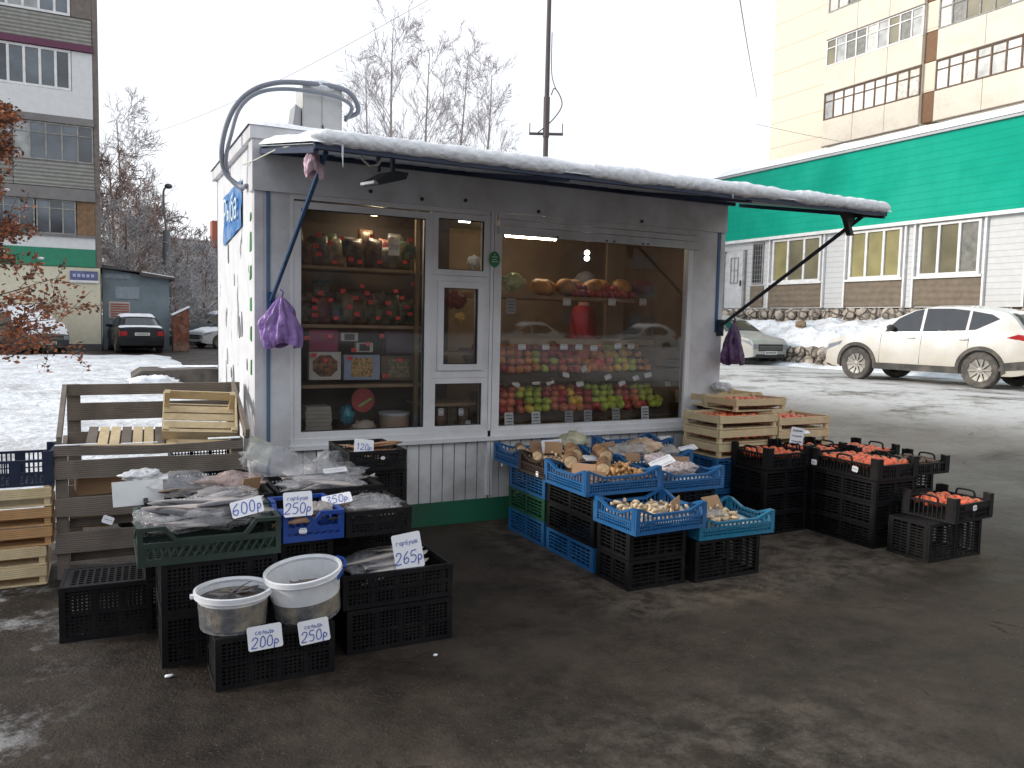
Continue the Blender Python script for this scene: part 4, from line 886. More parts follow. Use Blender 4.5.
card(662, 462, -1.25, .17, .075, (R(-60), R(-18), R(-5)), (), 'white card lying across the speckled packets', scrib=2)
card(688, 448, -.72, .15, .06, (R(-62), R(-8), R(-3)), (), 'white card on the back row crate below the sill', scrib=2)
card(640, 510, -1.66, .004, .004, (0, 0, 0), (), 'tiny white fleck in the frontmost crate') if False else None
card(537, 474, -.95, .03, .035, (0, 0, R(-90)), (), 'small white sticker on the dark brown crate', scrib=2); card(502, 465, -.30, .02, .02, (0, 0, R(-90)), (), 'tiny white sticker on the back left blue crate')
card(666, 438, -.25, .12, .05, (R(-60), 0, 0), (), 'white slip of paper in the crate below the sill')

# ------------------------------------------------------------------ right group: persimmons
WG = 'wooden crates of persimmons'
for i in range(3): wood_crate(['bottom wooden crate of the left persimmon stack', 'middle wooden crate of the left persimmon stack', 'wooden crate of persimmons third from the bottom of the left stack'][i], M_LWOOD, 3.25, 3.84, -.75, -.33, .505+i*.108, .106, group=WG)
for i in range(3): wood_crate(['bottom wooden crate of the right persimmon stack', 'middle wooden crate of the right persimmon stack', 'top wooden crate of the right persimmon stack'][i], M_LWOOD, 3.86, 4.42, -.75, -.35, .47+i*.108, .106, group=WG)
wood_crate('wooden crate of persimmons crowning the left stack', M_LWOOD, 3.56, 4.1, -.58, -.2, .83, .10, group=WG)
wood_crate('wooden crate half behind the crowning one, nearest the kiosk post', M_LWOOD, 3.6, 4.25, -.16, .22, .83, .10, group=WG)
for i, (z, st) in enumerate(((0, .235), (.237, .232))): A(['black crate on the ground under the right persimmon stack', 'black crate second under the right persimmon stack'][i], 'slat', M_BLK, 3.86, 4.4, -.75, -.36, z, st, True, group='black crates under the persimmons')
for i in range(3): A('black crate behind the left persimmon stack, %s' % ('on the ground', 'second from the ground', 'holding the crowning wooden crates')[i], 'slat', M_BLK, 3.66, 4.2, -.33, .05, i*.275, .27, True, group='black crates under the persimmons')
PG = 'black crates under the persimmons'
for i in range(3):
    A(['black crate on the ground, back of the right-hand wall of crates', 'black crate second from the ground, back of the right wall of crates', 'black crate third from the ground, back of the right wall of crates'][i], 'slat', M_BLK, 3.79, 4.17, -1.14, -.78, i*.157, .155, True, group=PG)
    A(['black crate on the ground, front of the right-hand wall of crates', 'black crate second from the ground, front of the right wall of crates', 'black crate third from the ground, front of the right wall of crates'][i], 'slat', M_BLK, 3.79, 4.19, -1.715, -1.155, i*.157, .155, True, group=PG)
    A(['black crate on the ground left of the tall black row', 'black crate second from the ground left of the tall black row', 'black crate third from the ground left of the tall black row'][i], 'slat', M_BLK, 3.34, 3.77, -1.14, -.80, i*.157, .155, True, group=PG)
for i in range(3): A(['black crate on the ground behind the tall black row', 'black crate second from the ground behind the tall black row', 'black crate third from the ground behind the tall black row'][i], 'slat', M_BLK, 4.21, 4.7, -1.5, -.8, i*.15, .148, True, group=PG)
TG = 'lugged black crates of persimmons'
def pers(label, x0, x1, y0, y1, z, n=0, d=.066): fill([PERS], 'persimmon', label, 'persimmon', label.replace('persimmon', 'persimmons', 1), x0+.035, x1-.035, y0+.035, y1-.035, z, d, tilt=.6, amp=.35)
def floorp(x0, x1, y0, y1, z): pass
A('lugged black crate of persimmons with the tall white card, nearest the wooden stacks', 'tall', M_BLK, 3.36, 3.78, -1.15, -.77, .475, .16, group=TG); pers('persimmon in the black crate with the tall white card', 3.36, 3.78, -1.15, -.77, .565)
A('lugged black crate of persimmons at the middle back', 'tall', M_BLK, 3.80, 4.18, -1.13, -.77, .475, .16, group=TG); pers('persimmon in the middle back black crate', 3.80, 4.18, -1.13, -.77, .565)
A('lugged black crate of persimmons at the right end of the tall row', 'tall', M_BLK, 3.78, 4.19, -1.73, -1.16, .475, .15, group=TG); pers('persimmon in the black crate at the end of the tall row', 3.78, 4.19, -1.73, -1.16, .565)
A('lugged black crate of persimmons behind the tall row', 'tall', M_BLK, 4.22, 4.7, -1.2, -.78, .455, .15, group=TG); pers('persimmon in the black crate behind the tall row', 4.22, 4.7, -1.2, -.78, .545)
A('black crate of dark dried fruit low behind the tall row', 'tall', M_BLK, 4.30, 4.70, -1.62, -1.26, .30+.155, .13, group=TG)
fill([fruit_mesh('chestnut', .02, mat('chestnut', (.09, .045, .025), .4))], 'chestnut', 'dark brown nut in the low crate behind the tall row', 'nut', 'dark nuts', 4.33, 4.67, -1.58, -1.3, .535, .045)
A('black crate lying upside down on the ground at the right end', 'slat', M_BLK, 3.85, 4.39, -2.085, -1.78, 0, .253, True, group=PG)
A('lugged black crate of persimmons on the upside down crate, lowest at the right', 'tall', M_BLK, 3.99, 4.44, -2.13, -1.76, .256, .165, rz=4, group=TG); pers('persimmon in the lowest right black crate', 3.99, 4.44, -2.13, -1.76, .355)
pers('persimmon in the top of the left wooden stack', 3.25, 3.84, -.75, -.33, .505+3*.108-.04); pers('persimmon in the crowning wooden crate', 3.56, 4.1, -.58, -.2, .89); pers('persimmon in the top of the right wooden stack', 3.86, 4.42, -.75, -.35, .47+3*.108-.04, d=.072)
for i in range(2):
    for j in range(7): tag(obj_at(PERS, (3.30+j*.083, -.71, .56+i*.108), (U(-.5, .5), U(-.5, .5), U(0, 6))), 'persimmon showing through the lower slats of the left wooden stack', 'persimmon', 'persimmons behind the slats')
    for j in range(4): tag(obj_at(PERS, (3.29, -.66+j*.09, .56+i*.108), (U(-.5, .5), U(-.5, .5), U(0, 6))), 'persimmon showing through the lower slats of the left wooden stack', 'persimmon', 'persimmons behind the slats')
for a in ((3.27, 3.82, -.73, -.35, .76), (3.88, 4.40, -.73, -.37, .72), (3.58, 4.08, -.56, -.22, .86)): tray_floor('dark paper lining the wooden persimmon crate near x %.1f' % a[0] if False else {3.27: 'paper lining the top of the left wooden stack', 3.88: 'paper lining the top of the right wooden stack', 3.58: 'paper lining the crowning wooden crate'}[a[0]], *a, mat('red_paper', (.25, .06, .04), .8))
card(797, 436, -.98, .10, .13, (R(-8), R(8), R(-30)), (), 'tall white card stuck in the nearest black persimmon crate', scrib=3); card(806, 432, -.9, .07, .04, (R(-60), 0, 0), (), 'white card corner behind the tall white card')
card(814, 462, -1.19, .05, .038, (R(-5), 0, R(-60)), (), 'small white label on the left side of the tall row crate', scrib=1) if False else tag_card('small white label on the left side of the tall row crate', onX(814, 462, 3.765), .05, .04, (0, 0, R(-90)), scrib=1)
tag_card('small white label near the corner of the tall row crate', onX(855, 469, 3.765), .05, .04, (0, R(8), R(-90)), scrib=1)
card(975, 508, -2.15, .04, .035, (0, R(-5), R(0)), (), 'small white label on the lowest right persimmon crate', scrib=1)
card(822, 441, -1.0, .12, .02, (R(-70), 0, 0), (), 'white strip lying over the middle crate') if False else None
bag('white crumpled bag beside the kiosk post on the persimmon crates', onY(722, 387, -.05), .10, .07, .045, 60, film('white_bag', (.66, .67, .70), .2, .3))

# ------------------------------------------------------------------ inside the windows
def shelf(label, x0, x1, y0, y1, z, t=.022, m=M_SHELF): tag(bx(x0, x1, y0, y1, z-t, z).build('shelf', m), label, 'shelf')
zs = [onY(360, 268, .2).z, onY(360, 325, .2).z, onY(360, 384, .2).z, .70]
for i, z in enumerate(zs): shelf(['top shelf in the left window', 'second shelf in the left window', 'third shelf in the left window', 'window board of the left window'][i], .12, 1.2, .16, .56, z)
tag(bx(1.14, 1.17, .14, .17, .70, 2.3).build('shelf_post', M_SHELF), 'brown wooden upright at the right of the left window', 'post'); tag(bx(.14, 1.6, .62, .65, .3, 2.35).build('partition', mat('dark_panel', (.05, .035, .03), .7)), 'dark board behind the shelves of the left window', 'panel')
tag(bx(1.28, 1.31, .3, .33, 1.2, 2.3).build('shelf_post', M_SHELF), 'brown wooden upright behind the service hatch', 'post')
def pk(i, n): return ['', ' with a green band', ' with a pale top', ' in dark foil'][i % 4]
pc = [mat('pk%d' % i, c, .3, var=.8, scale=22, bump=.8, bscale=40, dirt=(.35, .3, .2), dscale=14, damt=.6) for i, c in enumerate([(.08, .035, .025), (.03, .06, .03), (.22, .17, .11), (.03, .025, .04), (.18, .03, .04), (.07, .08, .09)])]
def packet(px, py, y, w_, h, m, label, g):
    b = MB()
    def fn(u, v):
        a = 2*math.pi*u; e = math.sin(math.pi*min(1, max(0, v)))**.35; return (w_/2*math.cos(a)*(.93+.07*e), .035*math.sin(a)*e*(.8+.4*noise.noise(Vector((math.cos(a), math.sin(a), v*3)))), h*v)
    b.grid(16, 8, fn); o = b.build('packet', m, None, True, loc=onY(px, py, y)); o.rotation_euler = (R(-4), U(-.12, .12), 0); tag(o, label, 'packet', g)
G1 = 'snack packets in the left window'
cols_ = ['brown', 'green', 'tan', 'dark', 'orange', 'grey']
rows = [(zs[0], 'on the top shelf', 7), (zs[1], 'on the second shelf', 10)]
for z, wh, n in rows:
    for i in range(n):
        for l in range(2):
            x = .3+.85*(i+.5)/n+U(-.02, .02); c = random.randrange(6); b = MB(); w_ = U(.09, .14); h = U(.13, .24)
            def fn(u, v):
                a = 2*math.pi*u; e = math.sin(math.pi*min(1, max(0, v)))**.35; return (w_/2*math.cos(a)*(.93+.07*e), .035*math.sin(a)*e, h*v)
            b.grid(14, 7, fn); o = b.build('packet', pc[c], None, True, loc=(x, .26+l*.13, z+.001+l*.08)); o.rotation_euler = (R(-6), U(-.15, .15), 0); tag(o, '%s snack packet %s of the left window' % (cols_[c], wh), 'packet', '%s packets %s' % (cols_[c], wh))
RT_ = [(319, 235), (316, 246), (319, 254), (351, 259), (321, 293), (315, 300), (315, 308), (315, 315), (343, 291), (356, 298), (350, 307), (357, 314), (367, 293), (371, 302), (388, 303), (389, 313), (407, 307), (410, 314), (413, 284), (392, 239), (410, 240), (307, 338), (314, 355), (382, 336), (354, 350), (350, 358), (385, 376)]
for (px, py) in RT_:
    p = onY(px, py, .155); o = bx(-.018, .018, -.001, .001, -.013, .013).build('price_tag', M_RED, loc=p, rot=(R(-5), U(-.12, .12), U(-.1, .1))); b = MB(); 
    b.box(-.012, .006, -.0018, -.0012, .002, .004).box(-.012, .011, -.0018, -.0012, -.007, -.001).build('writing', mat('tag_ink', (.3, .02, .02), .6, bump=0), o); tag(o, 'small red price tag behind the left window glass', 'price tag', 'red price tags in the left window')
t = tag_card('pale handwritten notice hanging in the left window', onY(394, 247, .15), .085, .12, (0, 0, 0), ('200',), sizes=(.035,)); tag(bx(-.035, .035, -.004, .004, -.05, .05).build('packet', pc[1], loc=onY(410, 252, .16)), 'flat green packet pinned beside the pale notice', 'packet')
def gift(px0, py0, px1, py1, y, mf, label, face=None, fm=None):
    a = onY(px0, py1, y); c = onY(px1, py0, y); t = thing('gift_box', label, 'box', a); w_, h = c.x-a.x, c.z-a.z
    bx(0, w_, 0, .05, 0, h).build('box', mf, t)
    if face == 'oct': MB().prism([(w_*(.5+.42*math.cos(math.pi/8+k*math.pi/4)), h*(.5+.42*math.sin(math.pi/8+k*math.pi/4))) for k in range(8)], lambda u, v, q: (u, q, v), -.002, -.0002).build('picture', fm, t)
    elif face: bx(w_*.2, w_*.8, -.002, -.0002, h*.12, h*.88).build('picture', fm, t)
cream = mat('cream_box', (.55, .52, .48), .4); dk = mat('choc', (.09, .035, .025), .4, var=.9, scale=30, dirt=(.5, .25, .1), dscale=25, damt=.8)
gift(309, 352, 341, 380, .18, cream, 'white box with an octagonal dark picture on the third shelf', 'oct', dk); gift(344, 355, 380, 380, .18, mat('bluebox', (.3, .36, .5), .4), 'pale blue box with a picture of sweets on the third shelf', 'sq', mat('sweets', (.4, .2, .08), .4, var=.9, scale=40, dirt=(.6, .5, .2), dscale=50, damt=1.))
gift(381, 356, 416, 380, .19, mat('brownbox', (.12, .08, .05), .5), 'brown patterned box at the right of the third shelf', 'sq', mat('pattern', (.2, .16, .1), .5, var=.9, scale=60)); gift(309, 330, 338, 351, .22, mat('magenta', (.30, .02, .10), .4), 'magenta box standing above the octagon box'); gift(341, 333, 358, 341, .2, cream, 'small white box with dark print, upper', 'sq', M_INKD); gift(356, 343, 373, 352, .2, cream, 'small white box with dark print, lower', 'sq', M_INKD)
gift(386, 332, 415, 353, .2, mat('purplebox', (.05, .02, .06), .4), 'dark purple box with pale lettering on the third shelf'); 
t = tag(MB().prism([(.085*math.cos(k*math.pi/10), .08*math.sin(k*math.pi/10)*(1.1)) for k in range(20)], lambda u, v, q: (u, q+.02*(1-(u*u+v*v)/.007), v), 0, .01).build('snack_bag', mat('redbag', (.35, .04, .04), .3, var=.3), loc=onY(363, 400, .2)), 'round red bag with pale lettering low in the left window', 'packet')
link('lettering', text_mesh('Happy\nMix', .04, mat('pale_ink', (.7, .6, .6), .5, bump=0)), t, (0, -.0005-.0, .02), (R(90), 0, 0)); MB().bar((-.03, -.002, -.045), (.06, -.002, .01), .016, .002).build('stripe', mat('rainbow', (.2, .5, .1), .4), t)
bag('cyan and pink bag low in the left window', onY(347, 415, .26), .05, .04, .07, 70, mat('cyanbag', (.03, .25, .35), .3, var=.5, scale=20)); bag('pale beige bag at the foot of the red bag', onY(363, 428, .22), .09, .05, .06, 71, mat('beigebag', (.45, .36, .3), .4))
t = thing('jar', 'wide clear tub with a white lid low in the left window', 'tub', onY(394, 432, .26)+Vector((0, 0, 0)))
MB().lathe([(.001, 0), (.105, 0), (.11, .13)], 32).build('body', mat('tub_body', (.45, .36, .28), .3, var=.2, scale=8, dirt=(.45, .1, .05), dscale=4, damt=.7), t, smooth='auto'); MB().lathe([(.114, .13), (.116, .15), (.001, .155)], 32).build('lid', mat('tub_lid', (.6, .62, .65), .3), t, smooth='auto')
t = thing('sack', 'pale stack of folded paper sacks at the lower left of the left window', 'sack', onY(318, 434, .24))
for i in range(7): bx(-.09+U(-.004, .004), .09+U(-.004, .004), -.02, .12, i*.028, i*.028+.026).build('folded_sack', mat('sackp', (.42, .38, .33), .8, var=.2), t)
# behind the hatch
bag('yellowish bun behind the service hatch', onY(460, 318, .35), .05, .04, .04, 80, mat('bun', (.55, .38, .12), .5, var=.4)); bag('dark red bag behind the service hatch', onY(456, 300, .5), .09, .05, .07, 81, mat('dredbag', (.16, .02, .02), .4, var=.5)); bag('pale crumpled paper seen in the top small window', onY(474, 262, .5), .06, .04, .05, 82, M_PAPER)
shelf('shelf behind the lower small window', 1.2, 1.64, .14, .5, onY(460, 402, .2).z); shelf('narrow shelf behind the service hatch', 1.24, 1.64, .2, .5, onY(460, 352, .25).z)
for i, (px, py) in enumerate(((441, 412), (461, 412), (468, 424))): tag_card(['white tag at the left of the lower small window', 'white tag in the middle of the lower small window', 'white tag at the bottom of the lower small window'][i], onY(px, py, .12), .04, .055, (0, 0, 0), scrib=2)
for i in range(4): gift(437+i*11, 408, 446+i*11, 430, .25+.02*i, pc[i], ['brown', 'green', 'tan', 'dark'][i]+' box behind the lower small window')
# right display
zt = onY(580, 297, .45).z
tag(bx(1.72, 3.30, .45, .80, zt-.03, zt).build('shelf', M_SHELF), 'top shelf of the fruit display holding melons', 'shelf')
z2 = onY(590, 341, .35).z; tag(bx(1.72, 3.45, .36, .38, z2-.03, z2+.015).build('shelf_edge', M_SHELF), 'brown edge board in the middle of the fruit display', 'board')
def rack(label, z0, y0, z1, y1): tag(MB().prism([(y0, z0), (y1, z1), (y1, z1-.02), (y0, z0-.02)], lambda u, v, q: (q, u, v), 1.72, 3.5).build('display_rack', mat('rack_dark', (.07, .05, .04), .7), ), label, 'rack')
rack('sloping lower rack of the fruit display', .74, .14, .94, .48); rack('sloping middle rack of the fruit display', 1.04, .30, 1.28, .68)
FR = {}
def fcol(n, c, r, sq=.88): FR[n] = fruit_mesh(n, r, mat('skin_'+n, c, .3, var=.35, scale=12), None, sq)
fcol('red_apple', (.42, .03, .035), .042); fcol('green_apple', (.42, .50, .05), .042); fcol('yellow_apple', (.78, .50, .06), .042); fcol('orange', (.65, .22, .03), .04, .95); fcol('pink_apple', (.58, .15, .08), .042); fcol('tangerine', (.7, .25, .03), .032, .8)
def row_fruit(z0, y0, z1, y1, pattern, wh, nr=4, step=.080):
    for r_ in range(nr):
        f = (r_+.5)/nr; y = y0+(y1-y0)*f; z = z0+(z1-z0)*f+.035; x = 1.80+(.04 if r_ % 2 else 0)
        while x < 3.48:
            k = None
            for (a, c) in pattern:
                if x < a: k = c; break
            if isinstance(k, tuple): k = random.choice(k)
            if k:
                o = obj_at(FR[k], (x+U(-.01, .01), y+U(-.01, .01), z+U(-.006, .012)), (U(-.6, .6), U(-.6, .6), U(0, 6)), U(.9, 1.1)); tag(o, '%s %s of the fruit display' % (k.replace('_', ' '), wh), 'fruit', '%ss %s' % (k.replace('_', ' '), wh))
            x += step
row_fruit(.76, .16, .94, .46, [(2.1, ('red_apple', 'pink_apple')), (2.35, ('yellow_apple', 'green_apple')), (2.55, ('red_apple', 'pink_apple')), (2.68, ('yellow_apple', 'orange')), (2.8, 'red_apple'), (3.05, 'green_apple'), (3.25, ('red_apple', 'pink_apple')), (3.5, 'green_apple')], 'in the bottom row', 4)
row_fruit(1.06, .32, 1.28, .66, [(2.0, 'red_apple'), (2.3, ('orange', 'pink_apple')), (2.5, ('green_apple', 'red_apple')), (2.75, ('red_apple', 'pink_apple')), (3.05, ('orange', 'pink_apple')), (3.3, ('yellow_apple', 'green_apple')), (3.5, 'tangerine')], 'in the middle row', 4)
MEL = fruit_mesh('melon', .10, mat('melon_skin', (.52, .24, .07), .4, var=.35, scale=8), None, .85); 
for i, px in enumerate((541, 552, 566, 578, 592, 606, 622)): tag(obj_at(MEL, onY(px, 287, .58)+Vector((0, .1*(i % 2), 0)), (.3, .2, i), (.95, .95, .85)), 'orange melon on the top shelf of the fruit display', 'melon', 'melons on the top shelf')
bag('greenish white cabbage in a bag at the left of the top shelf', onY(513, 282, .55), .11, .08, .07, 90, mat('cabbage', (.50, .55, .30), .5, var=.4, scale=10)); bag('red net of fruit at the right of the melons', onY(640, 288, .58), .14, .08, .06, 91, mat('rednet', (.28, .05, .03), .5, var=.4))
WT = [(522, 347), (546, 347), (564, 347), (579, 347), (594, 348), (618, 346), (631, 346), (567, 302), (612, 302), (643, 302)]
for i, (px, py) in enumerate(WT): tag_card('white handwritten tag on the %s board of the fruit display' % ('middle' if i < 7 else 'top'), onY(px, py, .35 if i < 7 else .44),   .075 if i > 6 else .07, .044 if i < 7 else .06, (0, U(-.05, .05), 0), scrib=2, group='white tags on the %s board' % ('middle' if i < 7 else 'top'))
for i, (px, py) in enumerate([(516, 384), (536, 382), (550, 382), (566, 375), (608, 377), (622, 383), (636, 378), (668, 384), (648, 375), (580, 384)]): tag_card('white tag stuck in the middle row of fruit', onY(px, py, .3), .07, .042, (R(-20), U(-.5, .5), U(-.2, .2)), scrib=2, group='white tags in the middle fruit row')
tag_card('tilted square white tag in front of the red bag', onY(584, 369, .28), .05, .05, (0, R(-28), 0), scrib=3)
for i, (px, py) in enumerate([(509, 420), (536, 419), (569, 418), (588, 417), (616, 415), (645, 413)]): tag_card('grey white card standing against the glass before the bottom row', onY(px, py, .07), .075, .115, (R(-6), 0, 0), scrib=4, group='cards before the bottom row', m=M_PAPER if i in (0, 1, 5) else mat('grey_card', (.35, .36, .38), .6))
tag_card('large pale notice at the left end of the fruit display', onY(511, 306, .3), .085, .12, (0, 0, 0), scrib=4, m=mat('grey_card', (.35, .36, .38), .6))
bag('bright red plastic bag in the middle of the fruit', onY(597, 365, .42), .07, .05, .06, 92, mat('brightred', (.6, .02, .03), .35, var=.3)); bag('orange and red bag left of the bright red one', onY(582, 352, .5), .07, .05, .09, 93, mat('orred', (.45, .08, .04), .4, var=.4))
for r_ in range(3):
    for i in range(9): tag(obj_at(FR['red_apple'], (2.72+i*.072+U(-.01, .01), .50+r_*.07, zt+.035+(.05 if r_ == 1 else 0)), (U(-.5, .5), 0, U(0, 6)), U(.85, 1.)), 'red apple heaped on the top shelf right of the melons', 'fruit', 'red apples on the top shelf')
# more red tags and small goods, as crowded as the photograph's shelves
for i, (px, py) in enumerate(((330, 243), (342, 238), (372, 236), (380, 262), (335, 262), (331, 300), (362, 286), (378, 318), (396, 291), (402, 298), (398, 318), (336, 318), (330, 336), (368, 344), (400, 360), (326, 360), (405, 262), (360, 262))):
    p = onY(px, py, .155); tag(bx(-.016, .016, -.001, .001, -.012, .012).build('price_tag', M_RED, loc=p, rot=(R(-5), U(-.3, .3), U(-.1, .1))), 'small red price tag behind the left window glass', 'price tag', 'red price tags in the left window')
# lamps inside
t = thing('strip_lamp', 'lit strip lamp under the kiosk ceiling in the right window', 'lamp', onY(520, 236, .9)); 
MB().tube([(-.14, 0, 0), (.36, 0, 0)], .018, 8).build('tube', M_LAMP, t); bx(-.2, .4, -.03, .03, .02, .05).build('housing', M_FRAME, t)
t = thing('ceiling_lamp', 'lit round ceiling lamp in the left window', 'lamp', onY(376, 213, .35)); MB().lathe([(.001, -.02), (.05, -.015), (.075, 0), (.001, .004)], 20, sx=1.2).build('diffuser', M_LAMP, t, smooth='auto'); bx(-.06, .06, -.05, .05, .006, .02).build('housing', M_FRAME, t)
t = thing('strip_lamp', 'short lit strip lamp in the top small window', 'lamp', onY(465, 221, .4)); MB().tube([(-.05, 0, 0), (.04, 0, 0)], .012, 8).build('tube', M_LAMPW, t); bx(-.06, .05, -.02, .02, .014, .03).build('housing', M_FRAME, t)
t = thing('hanging_lamp', 'lit pair of small white bulbs hanging in the middle of the right window', 'lamp', onY(587, 255, .7)); MB().blob((0, 0, .02), .026, .02, .022, 10, 8).build('bulb', M_LAMPW, t, smooth=True); MB().blob((0, 0, -.03), .026, .02, .022, 10, 8).build('bulb', M_LAMPW, t, smooth=True); MB().tube([(0, 0, .04), (0, 0, .3)], .004, 6).build('cord', M_BLKC, t)
tag(bx(3.3, 3.5, .9, .93, .8, 2.3).build('curtain', mat('curtain', (.26, .19, .11), .8)), 'tan panel at the right end of the kiosk interior', 'panel')

# ------------------------------------------------------------------ the seller
def skin_body(verts, edges, radii, name, m, parent, sub=2):
    me = bpy.data.meshes.new(name); me.from_pydata(verts, edges, []); o = bpy.data.objects.new(name, me); COL.objects.link(o)
    sk = o.modifiers.new('s', 'SKIN'); 
    for i, r_ in enumerate(radii): me.skin_vertices[0].data[i].radius = r_ if isinstance(r_, tuple) else (r_, r_)
    me.skin_vertices[0].data[0].use_root = True
    o.modifiers.new('d', 'SUBSURF').levels = sub; dg = bpy.context.evaluated_depsgraph_get(); nm = bpy.data.meshes.new_from_object(o.evaluated_get(dg)); nm.name = name
    bpy.data.objects.remove(o)
    for p_ in nm.polygons: p_.use_smooth = True
    nm.materials.clear(); nm.materials.append(m); return link(name, nm, parent)
def seller():
    p = onY(583, 330, 1.15); p.z = .24
    t = thing('person', 'person in a red jacket and grey knitted hat standing inside behind the fruit', 'person', p, (0, 0, R(50)))
    V = [(0, 0, .92), (0, 0, 1.12), (0, -.01, 1.30), (0, 0, 1.40), (0, -.01, 1.47), (0, -.02, 1.56), (0, -.01, 1.65),
         (.09, 0, .86), (.10, 0, .48), (.10, .01, .08), (.11, -.12, .04), (-.09, 0, .86), (-.10, 0, .48), (-.10, .01, .08), (-.11, -.12, .04),
         (.17, 0, 1.36), (.24, -.03, 1.12), (.17, -.20, 1.0), (.12, -.27, 1.0), (-.17, 0, 1.36), (-.24, -.03, 1.12), (-.17, -.20, 1.0), (-.12, -.27, 1.0)]
    Ed = [(0, 1), (1, 2), (2, 3), (3, 4), (4, 5), (5, 6), (0, 7), (7, 8), (8, 9), (9, 10), (0, 11), (11, 12), (12, 13), (13, 14), (2, 15), (15, 16), (16, 17), (17, 18), (2, 19), (19, 20), (20, 21), (21, 22)]
    Rd = [(.15, .11), (.14, .11), (.16, .11), (.07, .07), (.055, .055), (.075, .09), (.07, .085), .085, .06, .045, .04, .085, .06, .045, .04, .065, .05, .04, .035, .065, .05, .04, .035]
    skin_body(V, Ed, Rd, 'body', mat('skin', (.5, .3, .22), .6), t)
    Vj = [(0, 0, .80)]+V[1:4]+[V[15], V[16], V[17], V[19], V[20], V[21]]
    skin_body(Vj, [(0, 1), (1, 2), (2, 3), (2, 4), (4, 5), (5, 6), (2, 7), (7, 8), (8, 9)], [(.20, .15), (.19, .14), (.19, .14), (.09, .09), .095, .075, .06, .095, .075, .06], 'jacket', mat('red_jacket', (.42, .015, .03), .7, var=.15), t)
    Vt = [(0, 0, .93), (.09, 0, .86), (.10, 0, .48), (.10, .01, .1), (-.09, 0, .86), (-.10, 0, .48), (-.10, .01, .1)]
    skin_body(Vt, [(0, 1), (1, 2), (2, 3), (0, 4), (4, 5), (5, 6)], [(.17, .13), .1, .075, .06, .1, .075, .06], 'trousers', mat('dark_cloth', (.03, .03, .04), .8), t)
    MB().lathe([(.098, 0), (.104, .03), (.10, .07), (.07, .12), (.02, .145), (.001, .147)], 20, (0, -.012, 1.61), 1, 1.1).build('hat', mat('grey_knit', (.22, .22, .24), .9, bump=.8, bscale=120), t, smooth=True)
    for s in (-1, 1): MB().blob((s*.03, -.105, 1.60), .009, .006, .007, 8, 6).build('eye', M_INKD, t)
    MB().blob((0, -.12, 1.57), .012, .016, .02, 8, 6).build('nose', mat('skin', (.5, .3, .22)), t, smooth=True)
seller()

# ------------------------------------------------------------------ buildings
M_DGL = mat('far_glass', (.10, .12, .14), .08, var=.5, scale=.8, bump=0, spec=.8); M_DGL2 = mat('far_glass_warm', (.22, .20, .13), .1, var=.4, scale=.7, bump=0, spec=.8); M_DGL3 = mat('far_glass_dark', (.05, .06, .07), .08, var=.6, scale=.9, bump=0, spec=.8)
M_CURT = mat('curtained_glass', (.33, .34, .34), .3, var=.35, scale=2.5, bump=0, spec=.8); M_DGL4 = mat('grey_curtains', (.20, .20, .18), .15, var=.3, bump=0, spec=.7); M_YEL = mat('yellow_glass', (.27, .24, .11), .25, var=.25, scale=1.5, bump=0, spec=.7)
M_WF = mat('window_plastic', (.7, .7, .7), .4); M_WFD = mat('brown_window_wood', (.13, .08, .05), .7, var=.3); M_WFG = mat('grey_window_wood', (.28, .27, .26), .7, var=.3)
def grid_window(parent, fn, u0, u1, z0, z1, n, mf, mg, fw=.06, transom=0., dep=.05, name='window'):
    """window in a wall; fn(u, d, z) -> point, d = outward distance; panes behind the frame bars"""
    def bb(b, ua, ub, da, db, za, zb):
        vs = [fn(u, d, z) for z in (za, zb) for d in (da, db) for u in (ua, ub)]; b.add(vs, [(0, 2, 3, 1), (4, 5, 7, 6), (0, 1, 5, 4), (2, 6, 7, 3), (0, 4, 6, 2), (1, 3, 7, 5)])
    f = MB(); bb(f, u0, u1, 0, dep, z0, z0+fw); bb(f, u0, u1, 0, dep, z1-fw, z1); bb(f, u0, u0+fw, 0, dep, z0+fw, z1-fw); bb(f, u1-fw, u1, 0, dep, z0+fw, z1-fw)
    for i in range(1, n): u = u0+(u1-u0)*i/n; bb(f, u-fw*.5, u+fw*.5, 0, dep*.95, z0+fw, z1-fw)
    if transom: z = z1-(z1-z0)*transom; bb(f, u0+fw, u1-fw, 0, dep*.9, z-fw*.35, z+fw*.35)
    q = f.build(name, mf, parent)
    for i in range(n):
        ua = u0+(u1-u0)*i/n; ub = u0+(u1-u0)*(i+1)/n; mg_ = random.choice(mg) if isinstance(mg, (list, tuple)) else mg; p_ = MB(); bb(p_, ua+.005, ub-.005, .004, .012, z0+.01, z1-.01); p_.build('pane', mg_, q)
    return q
def wall_box(parent, name, m, a): return bx(*a).build(name, m, parent)
